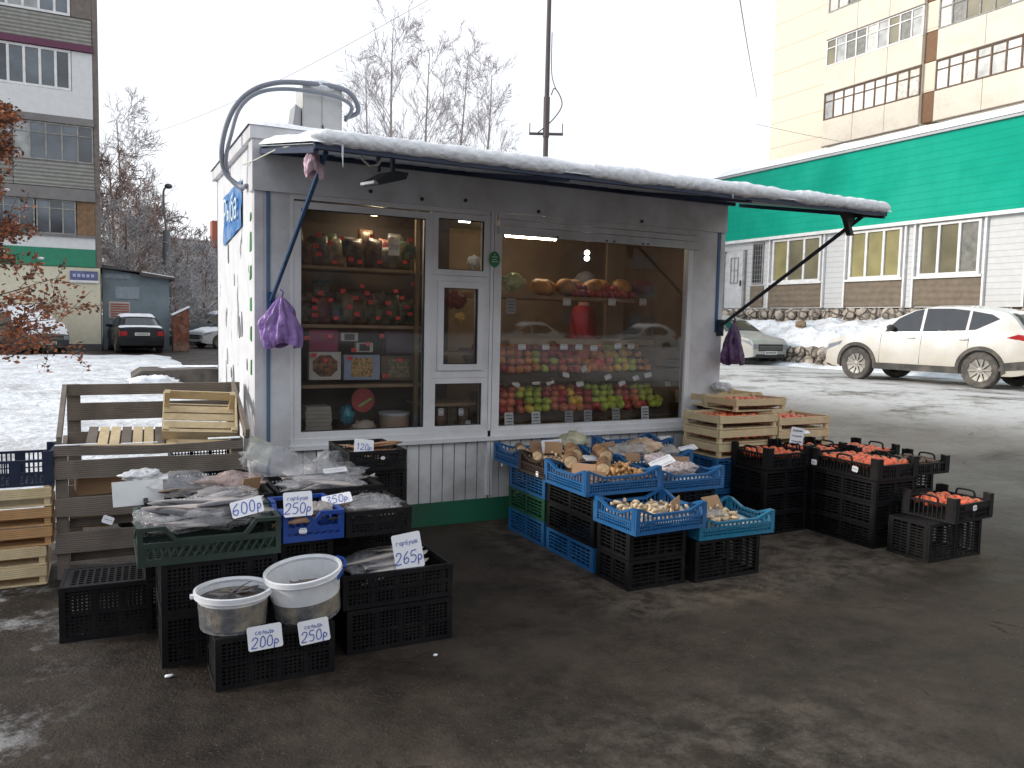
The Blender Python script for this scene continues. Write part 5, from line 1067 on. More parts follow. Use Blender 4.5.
# grey block of flats on the left
def left_flats():
    t = thing('apartment_building', 'grey block of flats with glazed balconies and a cream ground floor at the left edge', 'building')
    mw = mat('grey_render', (.20, .19, .19), .8, var=.15, dirt=(.12, .1, .09)); Y = 31.
    wall_box(t, 'wall', mw, (-22, -.8, Y+.35, 44, 0, 24)); wall_box(t, 'corner_pillar', mat('brown_render', (.17, .145, .13), .85, var=.2), (-.98, -.78, Y-.02, Y+.36, 3.3, 24))
    mc = mat('cream_wall', (.62, .58, .45), .8, var=.05); wall_box(t, 'ground_floor', mc, (-22, -.84, Y-.05, Y+.34, .25, 3.28)); wall_box(t, 'plinth', mat('dark_plinth', (.09, .08, .08), .9), (-22, -.82, Y-.1, Y+.36, -.2, .25))
    mg = mat('corrugated_grey', (.27, .27, .25), .7, var=.15); add_tex_bump(mg, 'wave', 2.2, .8, .04, axis='Z', profile='SIN', col=(.14, .13, .12), colfac=.6, edge=.5)
    wall_box(t, 'parapet', mat('white_parapet', (.66, .67, .68), .6, var=.05), (-6.2, -.99, Y-.06, Y+.34, 4.0, 4.45)); wall_box(t, 'parapet', mat('green_parapet', (.02, .21, .12), .55, var=.1), (-6.2, -.985, Y-.09, Y+.34, 3.3, 3.995))
    wall_box(t, 'ledge', mw, (-6.3, -.97, Y-.14, Y+.34, 4.45, 4.53)); f = lambda u, d, z: (u, Y-d, z)
    grid_window(t, f, -3.0, -1.65, 4.54, 5.85, 3, M_WFG, [M_DGL, M_DGL3], .05, .25); mp = mat('brown_planks', (.22, .13, .07), .8, var=.3); add_tex_bump(mp, 'wave', 3.5, .8, .03, axis='X', col=(.05, .03, .02)); wall_box(t, 'plank_cladding', mp, (-1.62, -.99, Y-.03, Y+.34, 4.54, 5.85)); grid_window(t, f, -6.1, -3.05, 4.54, 5.85, 6, M_WFG, [M_DGL, M_DGL3], .05, .25)
    wall_box(t, 'ledge', mw, (-6.3, -.96, Y-.16, Y+.34, 5.86, 6.32))
    wall_box(t, 'parapet', mg, (-3.72, -.985, Y-.06, Y+.34, 6.36, 7.33)); wall_box(t, 'parapet', mg, (-6.2, -3.74, Y-.06, Y+.34, 6.36, 7.33)); grid_window(t, f, -3.7, -1.0, 7.35, 8.78, 5, M_WFG, [M_DGL3, M_DGL, M_CURT], .05, .28); wall_box(t, 'end_panel', mw, (-6.2, -3.72, Y, Y+.34, 7.35, 8.8))
    wall_box(t, 'ledge', mw, (-6.3, -.96, Y-.1, Y+.34, 8.8, 9.07)); mwp = mat('white_parapet', (.66, .67, .68)); wall_box(t, 'parapet', mwp, (-6.2, -.99, Y-.08, Y+.34, 9.07, 10.06))
    grid_window(t, f, -5.9, -1.72, 10.08, 11.6, 8, M_WF, [M_DGL, M_CURT, M_DGL3], .09); wall_box(t, 'end_panel', mwp, (-1.70, -.99, Y-.04, Y+.34, 10.07, 11.6)); wall_box(t, 'cornice', mat('plum_band', (.12, .03, .07), .6), (-6.3, -.96, Y-.16, Y+.34, 11.62, 11.86))
    wall_box(t, 'parapet', mg, (-6.2, -1.0, Y-.05, Y+.34, 11.87, 12.86)); grid_window(t, f, -5.9, -1.72, 12.9, 14.3, 8, M_WF, [M_DGL, M_CURT], .09); wall_box(t, 'end_panel', mat('brown_render', (.17, .145, .13)), (-1.70, -.99, Y-.02, Y+.34, 12.9, 14.4))
    for z in (14.6, 17.4, 20.2): wall_box(t, 'parapet', mg, (-6.2, -1.0, Y-.05, Y+.34, z, z+1.0)); grid_window(t, f, -5.9, -1.1, z+1.05, z+2.5, 8, M_WF, [M_DGL, M_CURT], .09)
    q = wall_box(t, 'shop_sign', mat('sign_navy', (.10, .12, .24), .4, var=.3, scale=3), (-1.9, -.92, Y-.13, Y-.06, 2.78, 3.14)); bx(-1.92, -.9, Y-.14, Y-.06, 2.68, 2.775).build('sign_trim', M_WF, q); b = MB(); 
    for i in range(5): b.box(-1.8+i*.16, -1.7+i*.16, Y-.135, Y-.13, 2.9, 3.02)
    b.build('lettering', mat('sign_pale', (.4, .42, .6), .5), q)
left_flats()
# grey metal garage beside it
t = thing('garage', 'blue grey metal shed with a red slatted vent and a sloping snow-edged roof', 'shed'); mgar = mat('shed_blue', (.15, .19, .215), .6, var=.15, scale=1.5, dirt=(.2, .24, .28), dscale=2, damt=.6)
MB().prism([(-.76, 0), (1.74, 0), (1.74, 2.98), (-.76, 3.3)], lambda u, v, q: (u, q, v), 31.5, 36).build('wall', mgar, t); MB().prism([(-.8, 3.32), (.6, 3.2), (.65, 3.05), (1.95, 2.95), (1.95, 3.03), (.75, 3.2), (-.8, 3.46)], lambda u, v, q: (u, q, v), 31.1, 36.3).build('roof', mat('shed_roof', (.07, .06, .06), .8), t)
MB().prism([(.7, 3.2), (1.93, 3.04), (1.93, 3.07), (.7, 3.24)], lambda u, v, q: (u, q, v), 31.12, 36.2).build('roof_snow', M_SNOW, t); bx(-.3, .6, 31.47, 31.495, 2.1, 2.6).build('pale_patch', mat('shed_patch', (.24, .28, .32), .6), t); bx(-.72, .3, 31.47, 31.495, 2.92, 3.12).build('pale_patch', mat('shed_patch', (.24, .28, .32)), t)
q = bx(-.55, .25, 31.45, 31.49, 1.3, 1.98).build('vent', mat('vent_frame', (.45, .4, .38), .6), t); 
for i in range(6): bx(-.48, .2, 31.42, 31.448, 1.35+i*.1, 1.40+i*.1).build('slat', mat('vent_red', (.3, .09, .06), .6), q)
# rusty booth
t = thing('rusty_booth', 'small rust-red metal booth with a tilted snowy top behind the black car', 'booth'); MB().prism([(1.80, 0), (2.42, 0), (2.42, 1.78), (1.80, 1.45)], lambda u, v, q: (u, q, v), 30.4, 31.2).build('wall', mat('rust', (.17, .06, .035), .85, var=.4, dirt=(.3, .25, .22)), t); MB().prism([(1.78, 1.46), (2.44, 1.80), (2.44, 1.86), (1.78, 1.52)], lambda u, v, q: (u, q, v), 30.35, 31.25).build('roof_snow', M_SNOW, t)
# distant brick-chimney house
p = onD(172, 236, 100); p2 = onD(260, 232, 112)
t = thing('distant_building', 'long grey building far off beyond the trees with a red brick chimney', 'building', (0, 0, 0)); MB().prism([(p.x-3, p.y), (p2.x+6, p2.y), (p2.x+6, p2.y+8), (p.x-3, p.y+8)], lambda u, v, q: (u, v, q), 0, p.z).build('wall', mat('far_grey', (.25, .26, .28), .8, var=.1), t)
a = onD(219, 222, 101); q = bx(a.x-.9, a.x+1.1, a.y-1.2, a.y+.8, p.z-1, a.z).build('chimney', mat('brick_red', (.33, .1, .06), .8), t)
for i in range(7): bx(p.x+1+i*2.4, p.x+2.2+i*2.4, p.y+ (p2.y-p.y)*(1+i*2.4)/(p2.x-p.x+3)-.25, p.y+(p2.y-p.y)*(1+i*2.4)/(p2.x-p.x+3)-.1, p.z-4, p.z-2.3).build('window', M_DGL3, t)

# green and white single-storey building on the right
def right_shop():
    t = thing('shop_building', 'low building with white siding, a wide green metal band and brown panels under its windows', 'building'); X = 20.1; GZ = 2.17
    ms = mat('white_siding', (.60, .61, .62), .5, var=.04); add_tex_bump(ms, 'wave', .95*2, .9, .03, axis='Z', profile='SAW', col=(.30, .30, .31), colfac=.8, edge=.14)
    mg = mat('green_tiles', (.004, .34, .235), .6, var=.1, scale=.7, spec=.1, dirt=(.03, .40, .30), dscale=.35, damt=.5); add_tex_bump(mg, 'wave', 1.45, 1., .03, axis='Z', profile='SAW', col=(.002, .24, .17), colfac=.45, edge=.2); add_tex_bump(mg, 'wave', 1.3, .35, .02, axis='Y', profile='SIN', warp=1.)
    wall_box(t, 'wall', ms, (X, X+14, -14, 18.55, GZ, 4.62))
    f = lambda u, d, z: (X-d, u, z)
    # green band, cut into real sheets, leaning slightly out
    q = bx(X-.16, X+14, -14.1, 18.65, 4.62, 6.98).build('green_band', mg, t); bx(X-.18, X-.06, -14.1, 18.66, 4.56, 4.66).build('trim', M_WF, q)
    bx(X-.24, X+14.1, -14.2, 18.75, 6.985, 7.06).build('coping', mat('grey_coping', (.4, .42, .45), .5), t); MB().grid(60, 10, lambda u, v: (X-.27+14.3*v**2, -14.2+33*u, 7.065+(.24+.05*noise.noise(Vector((u*40, v*9, 2))))*min(1, (v*9)**.5)*min(1, u*40, (1-u)*40))).build('roof_snow', M_SNOW, t, smooth=True)
    mb = mat('brown_panel', (.17, .135, .10), .8, var=.15); add_tex_bump(mb, 'wave', 1.6, .6, .02, axis='Z', profile='SIN', warp=3)
    W = [(13.48, 15.6, M_YEL), (10.52, 12.36, M_YEL), (8.14, 9.96, M_DGL2), (4.9, 6.8, M_DGL2), (1.6, 3.5, M_DGL2), (-2, 0, M_DGL2)]
    for a, c, mg_ in W:
        grid_window(t, f, a, c, 3.06, 4.54, 3, M_WF, [mg_, M_DGL2, mg_] if c > 10 else [M_DGL2, M_DGL4, M_DGL2], .075, dep=.07); bx(X-.05, X-.005, a-.1, c+.1, GZ+.05, 2.98).build('panel', mb, t); bx(X-.12, X-.005, a-.1, c+.1, 2.985, 3.055).build('sill', M_WF, t)
        bx(X-.09, X-.005, a-.16, a-.105, GZ+.02, 4.56).build('trim', M_WF, t); bx(X-.09, X-.005, c+.105, c+.16, GZ+.02, 4.56).build('trim', M_WF, t)
    grid_window(t, f, 16.05, 16.58, 3.05, 4.5, 1, M_WFG, M_DGL3, .05); bx(X-.05, X-.005, 16.0, 16.62, GZ+.05, 2.98).build('panel', mb, t)
    b = MB(); 
    for i in range(4): y = 16.15+i*.12; b.box(X-.08, X-.07, y, y+.012, 3.08, 4.48)
    for i in range(8): b.box(X-.085, X-.075, 16.08, 16.55, 3.2+i*.17, 3.212+i*.17)
    b.build('window_grille', M_WFG, t)
    d = bx(X-.06, X-.005, 17.0, 17.95, GZ+.02, 4.22).build('door', mat('door_white', (.55, .56, .57), .5), t); grid_window(d, f, 17.25, 17.65, 3.1, 4.05, 2, M_WFG, M_DGL3, .03, .5, dep=.09); bx(X-.11, X-.06, 17.08, 17.12, 3.0, 3.2).build('handle', M_DARKMETAL, d); bx(X-.1, X-.005, 17.96, 18.05, GZ, 4.3).build('trim', M_WFG, t); bx(X-.1, X-.005, 16.9, 16.99, GZ, 4.3).build('trim', M_WFG, t)
right_shop()
# rubble walls and the snow bank between them
mst = mat('rubble', (.36, .31, .26), .85, var=.45, scale=3); add_tex_bump(mst, 'vor', 3.2, 1., .08, col=(.07, .06, .05), colfac=.9, edge=.5)
def stones(name, label, x0, x1, y0, y1, z0, z1, sz):
    b = MB(); y = y0; 
    nrow = max(1, int((z1-z0)/(sz*.75)))
    for r_ in range(nrow):
        y = y0-U(0, sz)
        while y < y1:
            w_ = U(.7, 1.5)*sz; zc = z0+(r_+.5)*(z1-z0)/nrow; o = Vector((y, r_, 1)); b.blob((x0+U(-.02, .04), y+w_/2, zc), (x1-x0)*.6, w_*.54, (z1-z0)/nrow*.56, 9, 6, lambda d: .88+.25*noise.noise(d*1.5+o)); y += w_
    b.box(x0+.04, x1, y0, y1, z0-.5, z1-.05)
    return tag(b.build(name, mst, smooth='auto'), label, 'wall')
stones('stone_wall', 'low rubble retaining wall behind the parked cars', 17.95, 18.25, 2, 17.2, .30, .98, .34)
stones('stone_wall', 'stone footing along the base of the white-sided building', 19.75, 20.08, -6, 18.6, 1.78, 2.17, .42)
def bank():
    b = MB()
    def fn(u, v):
        x = 18.2+1.7*u; y = -14+33.5*v; n = noise.fractal(Vector((x*2.2, y*1.4, 4)), .9, 2., 5); return (x+.06*n, y, .92+(1.82-.92)*(u**.8)+.16*n+.10*math.sin(u*math.pi))
    b.grid(24, 300, fn); struct(b.build('snow_bank', M_SNOWD, smooth=True), 'lumpy snow bank rising to the building')
    b = MB(); 
    def f2(u, v):
        x = 17.3+.8*u; y = -14+31.5*v; n = noise.fractal(Vector((x*2, y*1.1, 9)), .9, 2., 4); return (x, y, .37+(.10+.07*n)*min(1, u*3))
    b.grid(8, 160, f2); struct(b.build('snow_edge', M_SNOWD, smooth=True), 'strip of snow at the foot of the low wall')
bank()
tag(bag_mesh(1, .1, .1, .1, M_PAPER) and link('dry_bush', bag_mesh(77, .10, .22, .13, mat('dry_grass', (.22, .16, .1), .9, var=.5, scale=20)), None, (19.0, 13.2, 1.62)), 'tuft of dry weeds poking out of the snow bank', 'plant')
# tall beige block
def tall_block():
    t = thing('apartment_tower', 'tall beige block of flats with rows of glazed balconies behind the green building', 'building'); X = 34.95; mb = mat('beige_panel', (.72, .65, .53), .8, var=.03); add_tex_bump(mb, 'brick', .35, .5, .04, stretch=(1, .25, 1), rot=(R(90), 0, R(90)), mortar=.01, col=(.45, .36, .24), colfac=.5, edge=.4)
    wall_box(t, 'wall', mb, (X, X+14, -20, 31.15, 0, 48)); f = lambda u, d, z: (X-.9-d, u, z); mp = mat('balcony_panel', (.70, .64, .54), .75, var=.05, dirt=(.4, .33, .25), dscale=1, damt=.25); lt = [M_CURT, M_DGL4, mat('pale_glass', (.6, .58, .52), .3, var=.3), M_DGL2]
    for bay, (ya, yb) in enumerate(((20.62, 26.35), (10.6, 19.85), (2.0, 9.9))):
        for k in range(6):
            z = 11.32+(k-1)*2.8 if False else 11.32+k*2.8; style = (bay*2+k*3) % 4
            b = MB(); n = max(2, int((yb-ya)/1.9)); 
            for i in range(n): a = ya+(yb-ya)*i/n; b.box(X-.95, X-.87, a+.012, ya+(yb-ya)*(i+1)/n-.012, z, z+1.36)
            b.box(X-.87, X, ya, yb, z, z+.12).box(X-.86, X, yb-.06, yb, z+.12, z+2.79).box(X-.86, X, ya, ya+.06, z+.12, z+2.79); q = b.build('balcony', mp, t)
            bx(X-1.0, X-.86, ya, yb, z-.05, z-.005).build('slab_edge', mat('slab_dark', (.2, .17, .15), .8), q)
            mf = M_WFD if (k == 0) else (M_WF if (bay+k) % 2 else M_WFG)
            grid_window(q, f, ya, yb, z+1.37, z+2.76, (9 if bay == 0 else 14), mf, lt if k else [mat('pale_glass', (.6, .58, .52)), M_CURT, mat('white_pane', (.75, .75, .73), .4), mat('white_pane', (.75, .75, .73), .4)], .07, .32 if k < 2 else 0, dep=.06)
            bx(X-.89, X-.02, ya+.08, yb-.08, z+1.37, z+1.375) 
        b = MB()
    for k in range(14): z = 11.4+k*1.4; bx(X-.75, X-.002, 19.88, 20.6, z, z+1.36).build('divider', mb if k % 2 else mat('brown_divider', (.2, .11, .06), .8), t)
    for k in range(4): bx(X-.12, X-.002, 26.6, 27.1, 11.32+k*2.8+1.9, 11.32+k*2.8+1.98).build('ledge', M_WFD, t)
tall_block()
# added block, unseen behind the photographer, keeps bright sky out of the pane reflections
def reflection_block(label, x0, x1, y0, y1, h, m, nfl, cols, side):
    t = thing('apartment_building', label, 'building'); wall_box(t, 'wall', m, (x0, x1, y0, y1, 0, h)); f = lambda u, d, z: (u, y1+d, z)
    for i in range(nfl):
        for j in range(cols):
            a = x0+(x1-x0)*(j+.28)/cols; grid_window(t, f, a, a+(x1-x0)*.44/cols, 1.2+i*2.9, 2.7+i*2.9, 2, M_WFD, [M_DGL, M_DGL3], .08)
reflection_block('brown brick block added unseen behind the photographer to darken the window reflections', -50, 90, -74, -60, 14.5, mat('brown_brick', (.16, .10, .075), .85, var=.2), 4, 18, 0)

# ------------------------------------------------------------------ trees
def tree_mesh(h, seed, spread=.35, levels=4, r0=.12, up=.5, n0=14, crown_from=.25, twig=.006, lean=(0, 0), wob=.16):
    rs = random.Random(seed); tr = MB(); cr_ = MB(); tips = []
    def branch(p, d, L, r, lv):
        n = 5 if lv > 1 else 4; pts = [p]; q = p.copy(); dd = d.copy(); rad = [r]
        for i in range(n):
            dd = (dd+Vector((rs.uniform(-1, 1), rs.uniform(-1, 1), rs.uniform(-.2, .9)*up))*wob).normalized(); q = q+dd*L/n; pts.append(q.copy()); rad.append(max(twig, r*(1-.8*(i+1)/n)))
        cr_.tube(pts, rad, 3 if lv < 3 else 5, cap=False); tips.append((pts[-1], dd))
        if lv <= 0: return
        for k in range(rs.randint(3, 5) if lv > 1 else rs.randint(2, 4)):
            f = rs.uniform(.25, .98); i = min(n-1, int(f*n)); b_ = pts[i].lerp(pts[i+1], f*n-i); a = rs.uniform(0, 6.28)
            sd = dd.orthogonal().normalized(); sd.rotate(Matrix.Rotation(a, 3, dd)); nd = (dd*(.75+up*.3)+sd*rs.uniform(.5, 1.0)).normalized(); branch(b_, nd, L*rs.uniform(.4, .65), max(twig, rad[i]*.55), lv-1)
    tp = [Vector((lean[0]*f*h+.12*math.sin(f*5+seed)*f, lean[1]*f*h, f*h)) for f in [i/9 for i in range(10)]]; tr.tube(tp, [r0*(1-.92*i/9)+twig for i in range(10)], 8)
    for k in range(n0):
        f = crown_from+(1-crown_from)*(k+rs.random())/n0; i = min(8, int(f*9)); b_ = tp[i].lerp(tp[i+1], f*9-i); a = rs.uniform(0, 6.28); el = up+.35*f
        branch(b_, Vector((math.cos(a), math.sin(a), el)).normalized(), h*spread*(1.15-f*.75)*rs.uniform(.7, 1.1), r0*.4*(1.1-f), levels-1)
    return tr, cr_, tips
def bare_tree(label, loc, h, seed, mt=None, mc=None, group=None, **k):
    t = thing('bare_tree', label, 'tree', loc, None, group); a, b, _ = tree_mesh(h, seed, **k)
    a.build('trunk', mt, t, smooth='auto'); b.build('crown', mc or mt, t, smooth=True); return t
M_BIRCH = mat('birch_twigs', (.52, .47, .49), .8, var=.2); M_BTR = mat('birch_trunk', (.38, .34, .32), .8, var=.4, scale=3); M_BRN = mat('brown_twigs', (.27, .205, .185), .85, var=.3); M_FRO = mat('frosted_twigs', (.50, .49, .51), .8, var=.4)
for i, (px, ty, d, sd, lab) in enumerate(((394, 28, 34, 1, 'leftmost bare birch above the kiosk roof'), (428, 52, 36, 2, 'second bare birch above the kiosk roof'), (452, 60, 38, 3, 'third bare birch above the kiosk roof, leaning right'), (478, 72, 35, 4, 'rightmost bare birch above the kiosk roof'), (368, 70, 40, 12, 'short bare birch beside the roof box'))):
    p = onD(px, ty, d); h = p.z; bare_tree(lab, (p.x, p.y, 0), h, sd, M_BTR, M_BIRCH, 'birches behind the kiosk', spread=.26, up=1.25, n0=24, crown_from=.4, r0=.13, twig=.0065, wob=.07, lean=((.05 if i in (2, 3) else 0), 0), levels=4)
for i, (px, ty, d, sd, fr, lab) in enumerate(((118, 120, 55, 5, 1, 'tall pale frosty tree beside the grey flats'), (112, 165, 50, 6, 0, 'brown bare tree close behind the metal shed'), (140, 185, 60, 7, 0, 'brown bare tree behind the shed roof'), (128, 215, 46, 13, 1, 'low frosty tree just left of the shed roof'), (158, 222, 58, 8, 0, 'brown tree left of the lamp post'), (186, 248, 50, 9, 1, 'frosty tree between the lamp post and the kiosk'), (205, 252, 47, 10, 1, 'frosty tree close to the kiosk side wall'), (222, 245, 55, 11, 0, 'brown tree partly hidden by the kiosk'), (124, 200, 64, 21, 0, 'reddish bare tree deep behind the shed'), (150, 205, 68, 22, 0, 'bare tree deep behind the left of the lamp post'), (196, 240, 62, 23, 0, 'bare tree deep behind the right of the lamp post'), (108, 190, 58, 24, 0, 'bare tree deep behind the corner of the grey flats'), (176, 262, 44, 14, 1, 'low frosty bush-like tree behind the rusty booth'))):
    p = onD(px, ty, d); bare_tree(lab, (p.x, p.y, 0), p.z, sd, M_BRN, M_FRO if fr else M_BRN, 'bare trees left of the kiosk', spread=.36, up=.6, n0=30, crown_from=.08, r0=.15, twig=.014 if fr else .018, levels=4, wob=.11)
# russet-leaved tree at the left edge
def leafy():
    p = onD(-32, 345, 9.); t = thing('leafy_tree', 'tree with russet brown leaves and a dusting of snow at the left edge', 'tree', (p.x, p.y, 0)); mt = mat('bark_dark', (.07, .05, .045), .9)
    a, b, tips = tree_mesh(3.3, 33, spread=.27, up=.05, n0=54, crown_from=.26, r0=.05, twig=.003, levels=3)
    tips = [q for q in tips if math.hypot(q[0].x, q[0].y) < 1.25]; a.build('trunk', mt, t, smooth='auto'); b.build('branches', mt, t, smooth=True)
    lv = [MB(), MB()]; sn = MB(); rs = random.Random(5)
    for (q, d) in tips:
        for k in range(rs.randint(14, 24)):
            c = q-d*rs.uniform(0, .22)+Vector((rs.gauss(0, .035), rs.gauss(0, .035), rs.gauss(-.02, .035))); s = rs.uniform(.014, .032); u = Vector((rs.gauss(0, 1), rs.gauss(0, 1), rs.gauss(0, .6))).normalized(); v = u.orthogonal().normalized(); v.rotate(Matrix.Rotation(rs.uniform(0, 6.28), 3, u)); w_ = u.cross(v)
            lv[rs.random() < .4].add([c-u*s, c+v*s*.55+w_*s*.15, c+u*s, c-v*s*.55+w_*s*.1], [(0, 1, 2, 3)])
        if rs.random() < .05: sn.blob((q.x, q.y, q.z+.02), .03, .025, .012, 7, 4)
    b = lv[0]; k = len(b.f); b.add(lv[1].v, lv[1].f); b.mi = [0]*k+[1]*(len(b.f)-k); b.build('crown', [mat('russet_leaf', (.30, .095, .035), .7, var=.4, scale=5), mat('brown_leaf', (.13, .06, .035), .75, var=.4, scale=5)], t); sn.build('snow_dusting', M_SNOW, t, smooth=True)
leafy()
# utility pole
p = onD(546, 134, 25); t = thing('utility_pole', 'thin dark utility pole with a short crossarm rising behind the kiosk', 'pole', (p.x, p.y, 0)); mpl = mat('pole_dark', (.10, .08, .085), .7)
MB().tube([(0, 0, 0), (0, 0, p.z+6)], [.10, .06], 10).build('mast', mpl, t, smooth='auto'); zz = p.z; cc = Vector((math.cos(-TH), math.sin(-TH), 0)); cc = Vector((RT.x, RT.y, 0)).normalized()
MB().bar(cc*-.52+Vector((0, 0, zz)), cc*.52+Vector((0, 0, zz)), .07, .07).build('crossarm', mpl, t)
for s in (-1, 1): MB().tube([cc*s*.5+Vector((0, 0, zz)), cc*s*.5+Vector((0, 0, zz+.32))], .014, 6).build('pin', mpl, t)
MB().tube([cc*.0+Vector((0, 0, zz-.1)), cc*0+Vector((0, 0, zz+1.1))], .1, 8).build('sleeve', mpl, t)
MB().tube(smooth_path([cc*-.3+Vector((0, -.06, zz+.0)), cc*.15+Vector((0, -.06, zz+.4)), cc*.42+Vector((0, -.06, zz+.8)), cc*.38+Vector((0, -.06, zz+1.1)), cc*.2+Vector((0, -.06, zz+1.35)), cc*.1+Vector((0, -.06, zz+1.15))]), .018, 5).build('cable', mpl, t); MB().tube(smooth_path([cc*.25+Vector((0, -.06, zz+1.3)), cc*.1+Vector((0, -.06, zz+1.8)), cc*.08+Vector((0, -.06, zz+3))]), .014, 5).build('cable', mpl, t)
# street lamp
p = onD(166, 186, 46); t = thing('street_lamp', 'grey street lamp with a small round head left of the kiosk', 'street lamp', (p.x, p.y, 0)); mlp = mat('lamp_grey', (.16, .17, .18), .6)
MB().tube([(0, 0, 0), (0, 0, p.z-2.3)], [.28, .19], 10).build('post', mlp, t, smooth='auto'); MB().tube(smooth_path([Vector((0, 0, p.z-2.4)), Vector((-.1, 0, p.z-1.2)), Vector((-.12, 0, p.z-.3)), Vector((.02, 0, p.z-.05))], 6), .06, 6).build('arm', mlp, t, smooth='auto'); MB().blob((.12, 0, p.z), .2, .16, .14, 12, 8).build('lamp_head', mat('lamp_head', (.08, .08, .09), .5), t, smooth=True)
# wires
def wire(label, a, b_, sag=.4, r=.012):
    pts = [a.lerp(b_, i/24)-Vector((0, 0, sag*4*(i/24)*(1-i/24))) for i in range(25)]; tag(MB().tube(pts, r, 5).build('wire', M_CABLE, smooth=True), label, 'wire', 'overhead wires')
wire('thin overhead wire slanting up over the roof box', onD(120, 142, 45), onD(470, -25, 20), .5, .007); wire('overhead wire coming down at the upper right', onD(738, -12, 16), onD(757, 97, 40), .1, .012); wire('thin overhead wire crossing before the beige block', onD(756, 124, 38), onD(1010, 160, 50), .3, .010)
# concrete slab in the snow
t = thing('concrete_slab', 'dark old slab lying in the snow behind the pallets with a patch of snow', 'slab'); MB().prism([(-.30, 0), (2.2, 0), (2.2, .36), (1.0, .40), (-.15, .36), (-.32, .25)], lambda u, v, q: (u, q, v), 12.2, 13.6).build('slab', mat('old_slab', (.09, .075, .065), .9, var=.4, scale=3, dirt=(.2, .18, .16)), t)
link('snow_patch', bag_mesh(55, .45, .3, .14, M_SNOW), t, (.05, 11.9, .16)); link('snow_patch', bag_mesh(56, .9, .4, .03, M_SNOW), t, (1.0, 13.1, .385))

# ------------------------------------------------------------------ cars
M_TYRE = mat('tyre', (.06, .055, .05), .85, dirt=(.2, .18, .15), dscale=4, damt=.6); M_RIM = mat('rim', (.28, .27, .25), .45, metal=.3, dirt=(.18, .15, .12), damt=.6); M_CARGL = mat('car_glass', (.02, .024, .028), .05, var=.2, bump=0, spec=.9); M_CLAD = mat('cladding', (.05, .048, .045), .75, dirt=(.17, .15, .12), dscale=3, damt=.6)
M_TL = mat('tail_light', (.35, .01, .015), .2, bump=0, coat=.5); M_HL = mat('head_light', (.22, .24, .27), .08, bump=0, coat=.8); M_PLATE = mat('plate', (.6, .6, .58), .5, bump=0); M_CARIN = mat('seam', (.03, .03, .03), .8)
def interp(P, x):
    for (a, b_), (c, d) in zip(P, P[1:]):
        if x <= c: return b_+(d-b_)*(x-a)/max(1e-6, c-a)
    return P[-1][1]
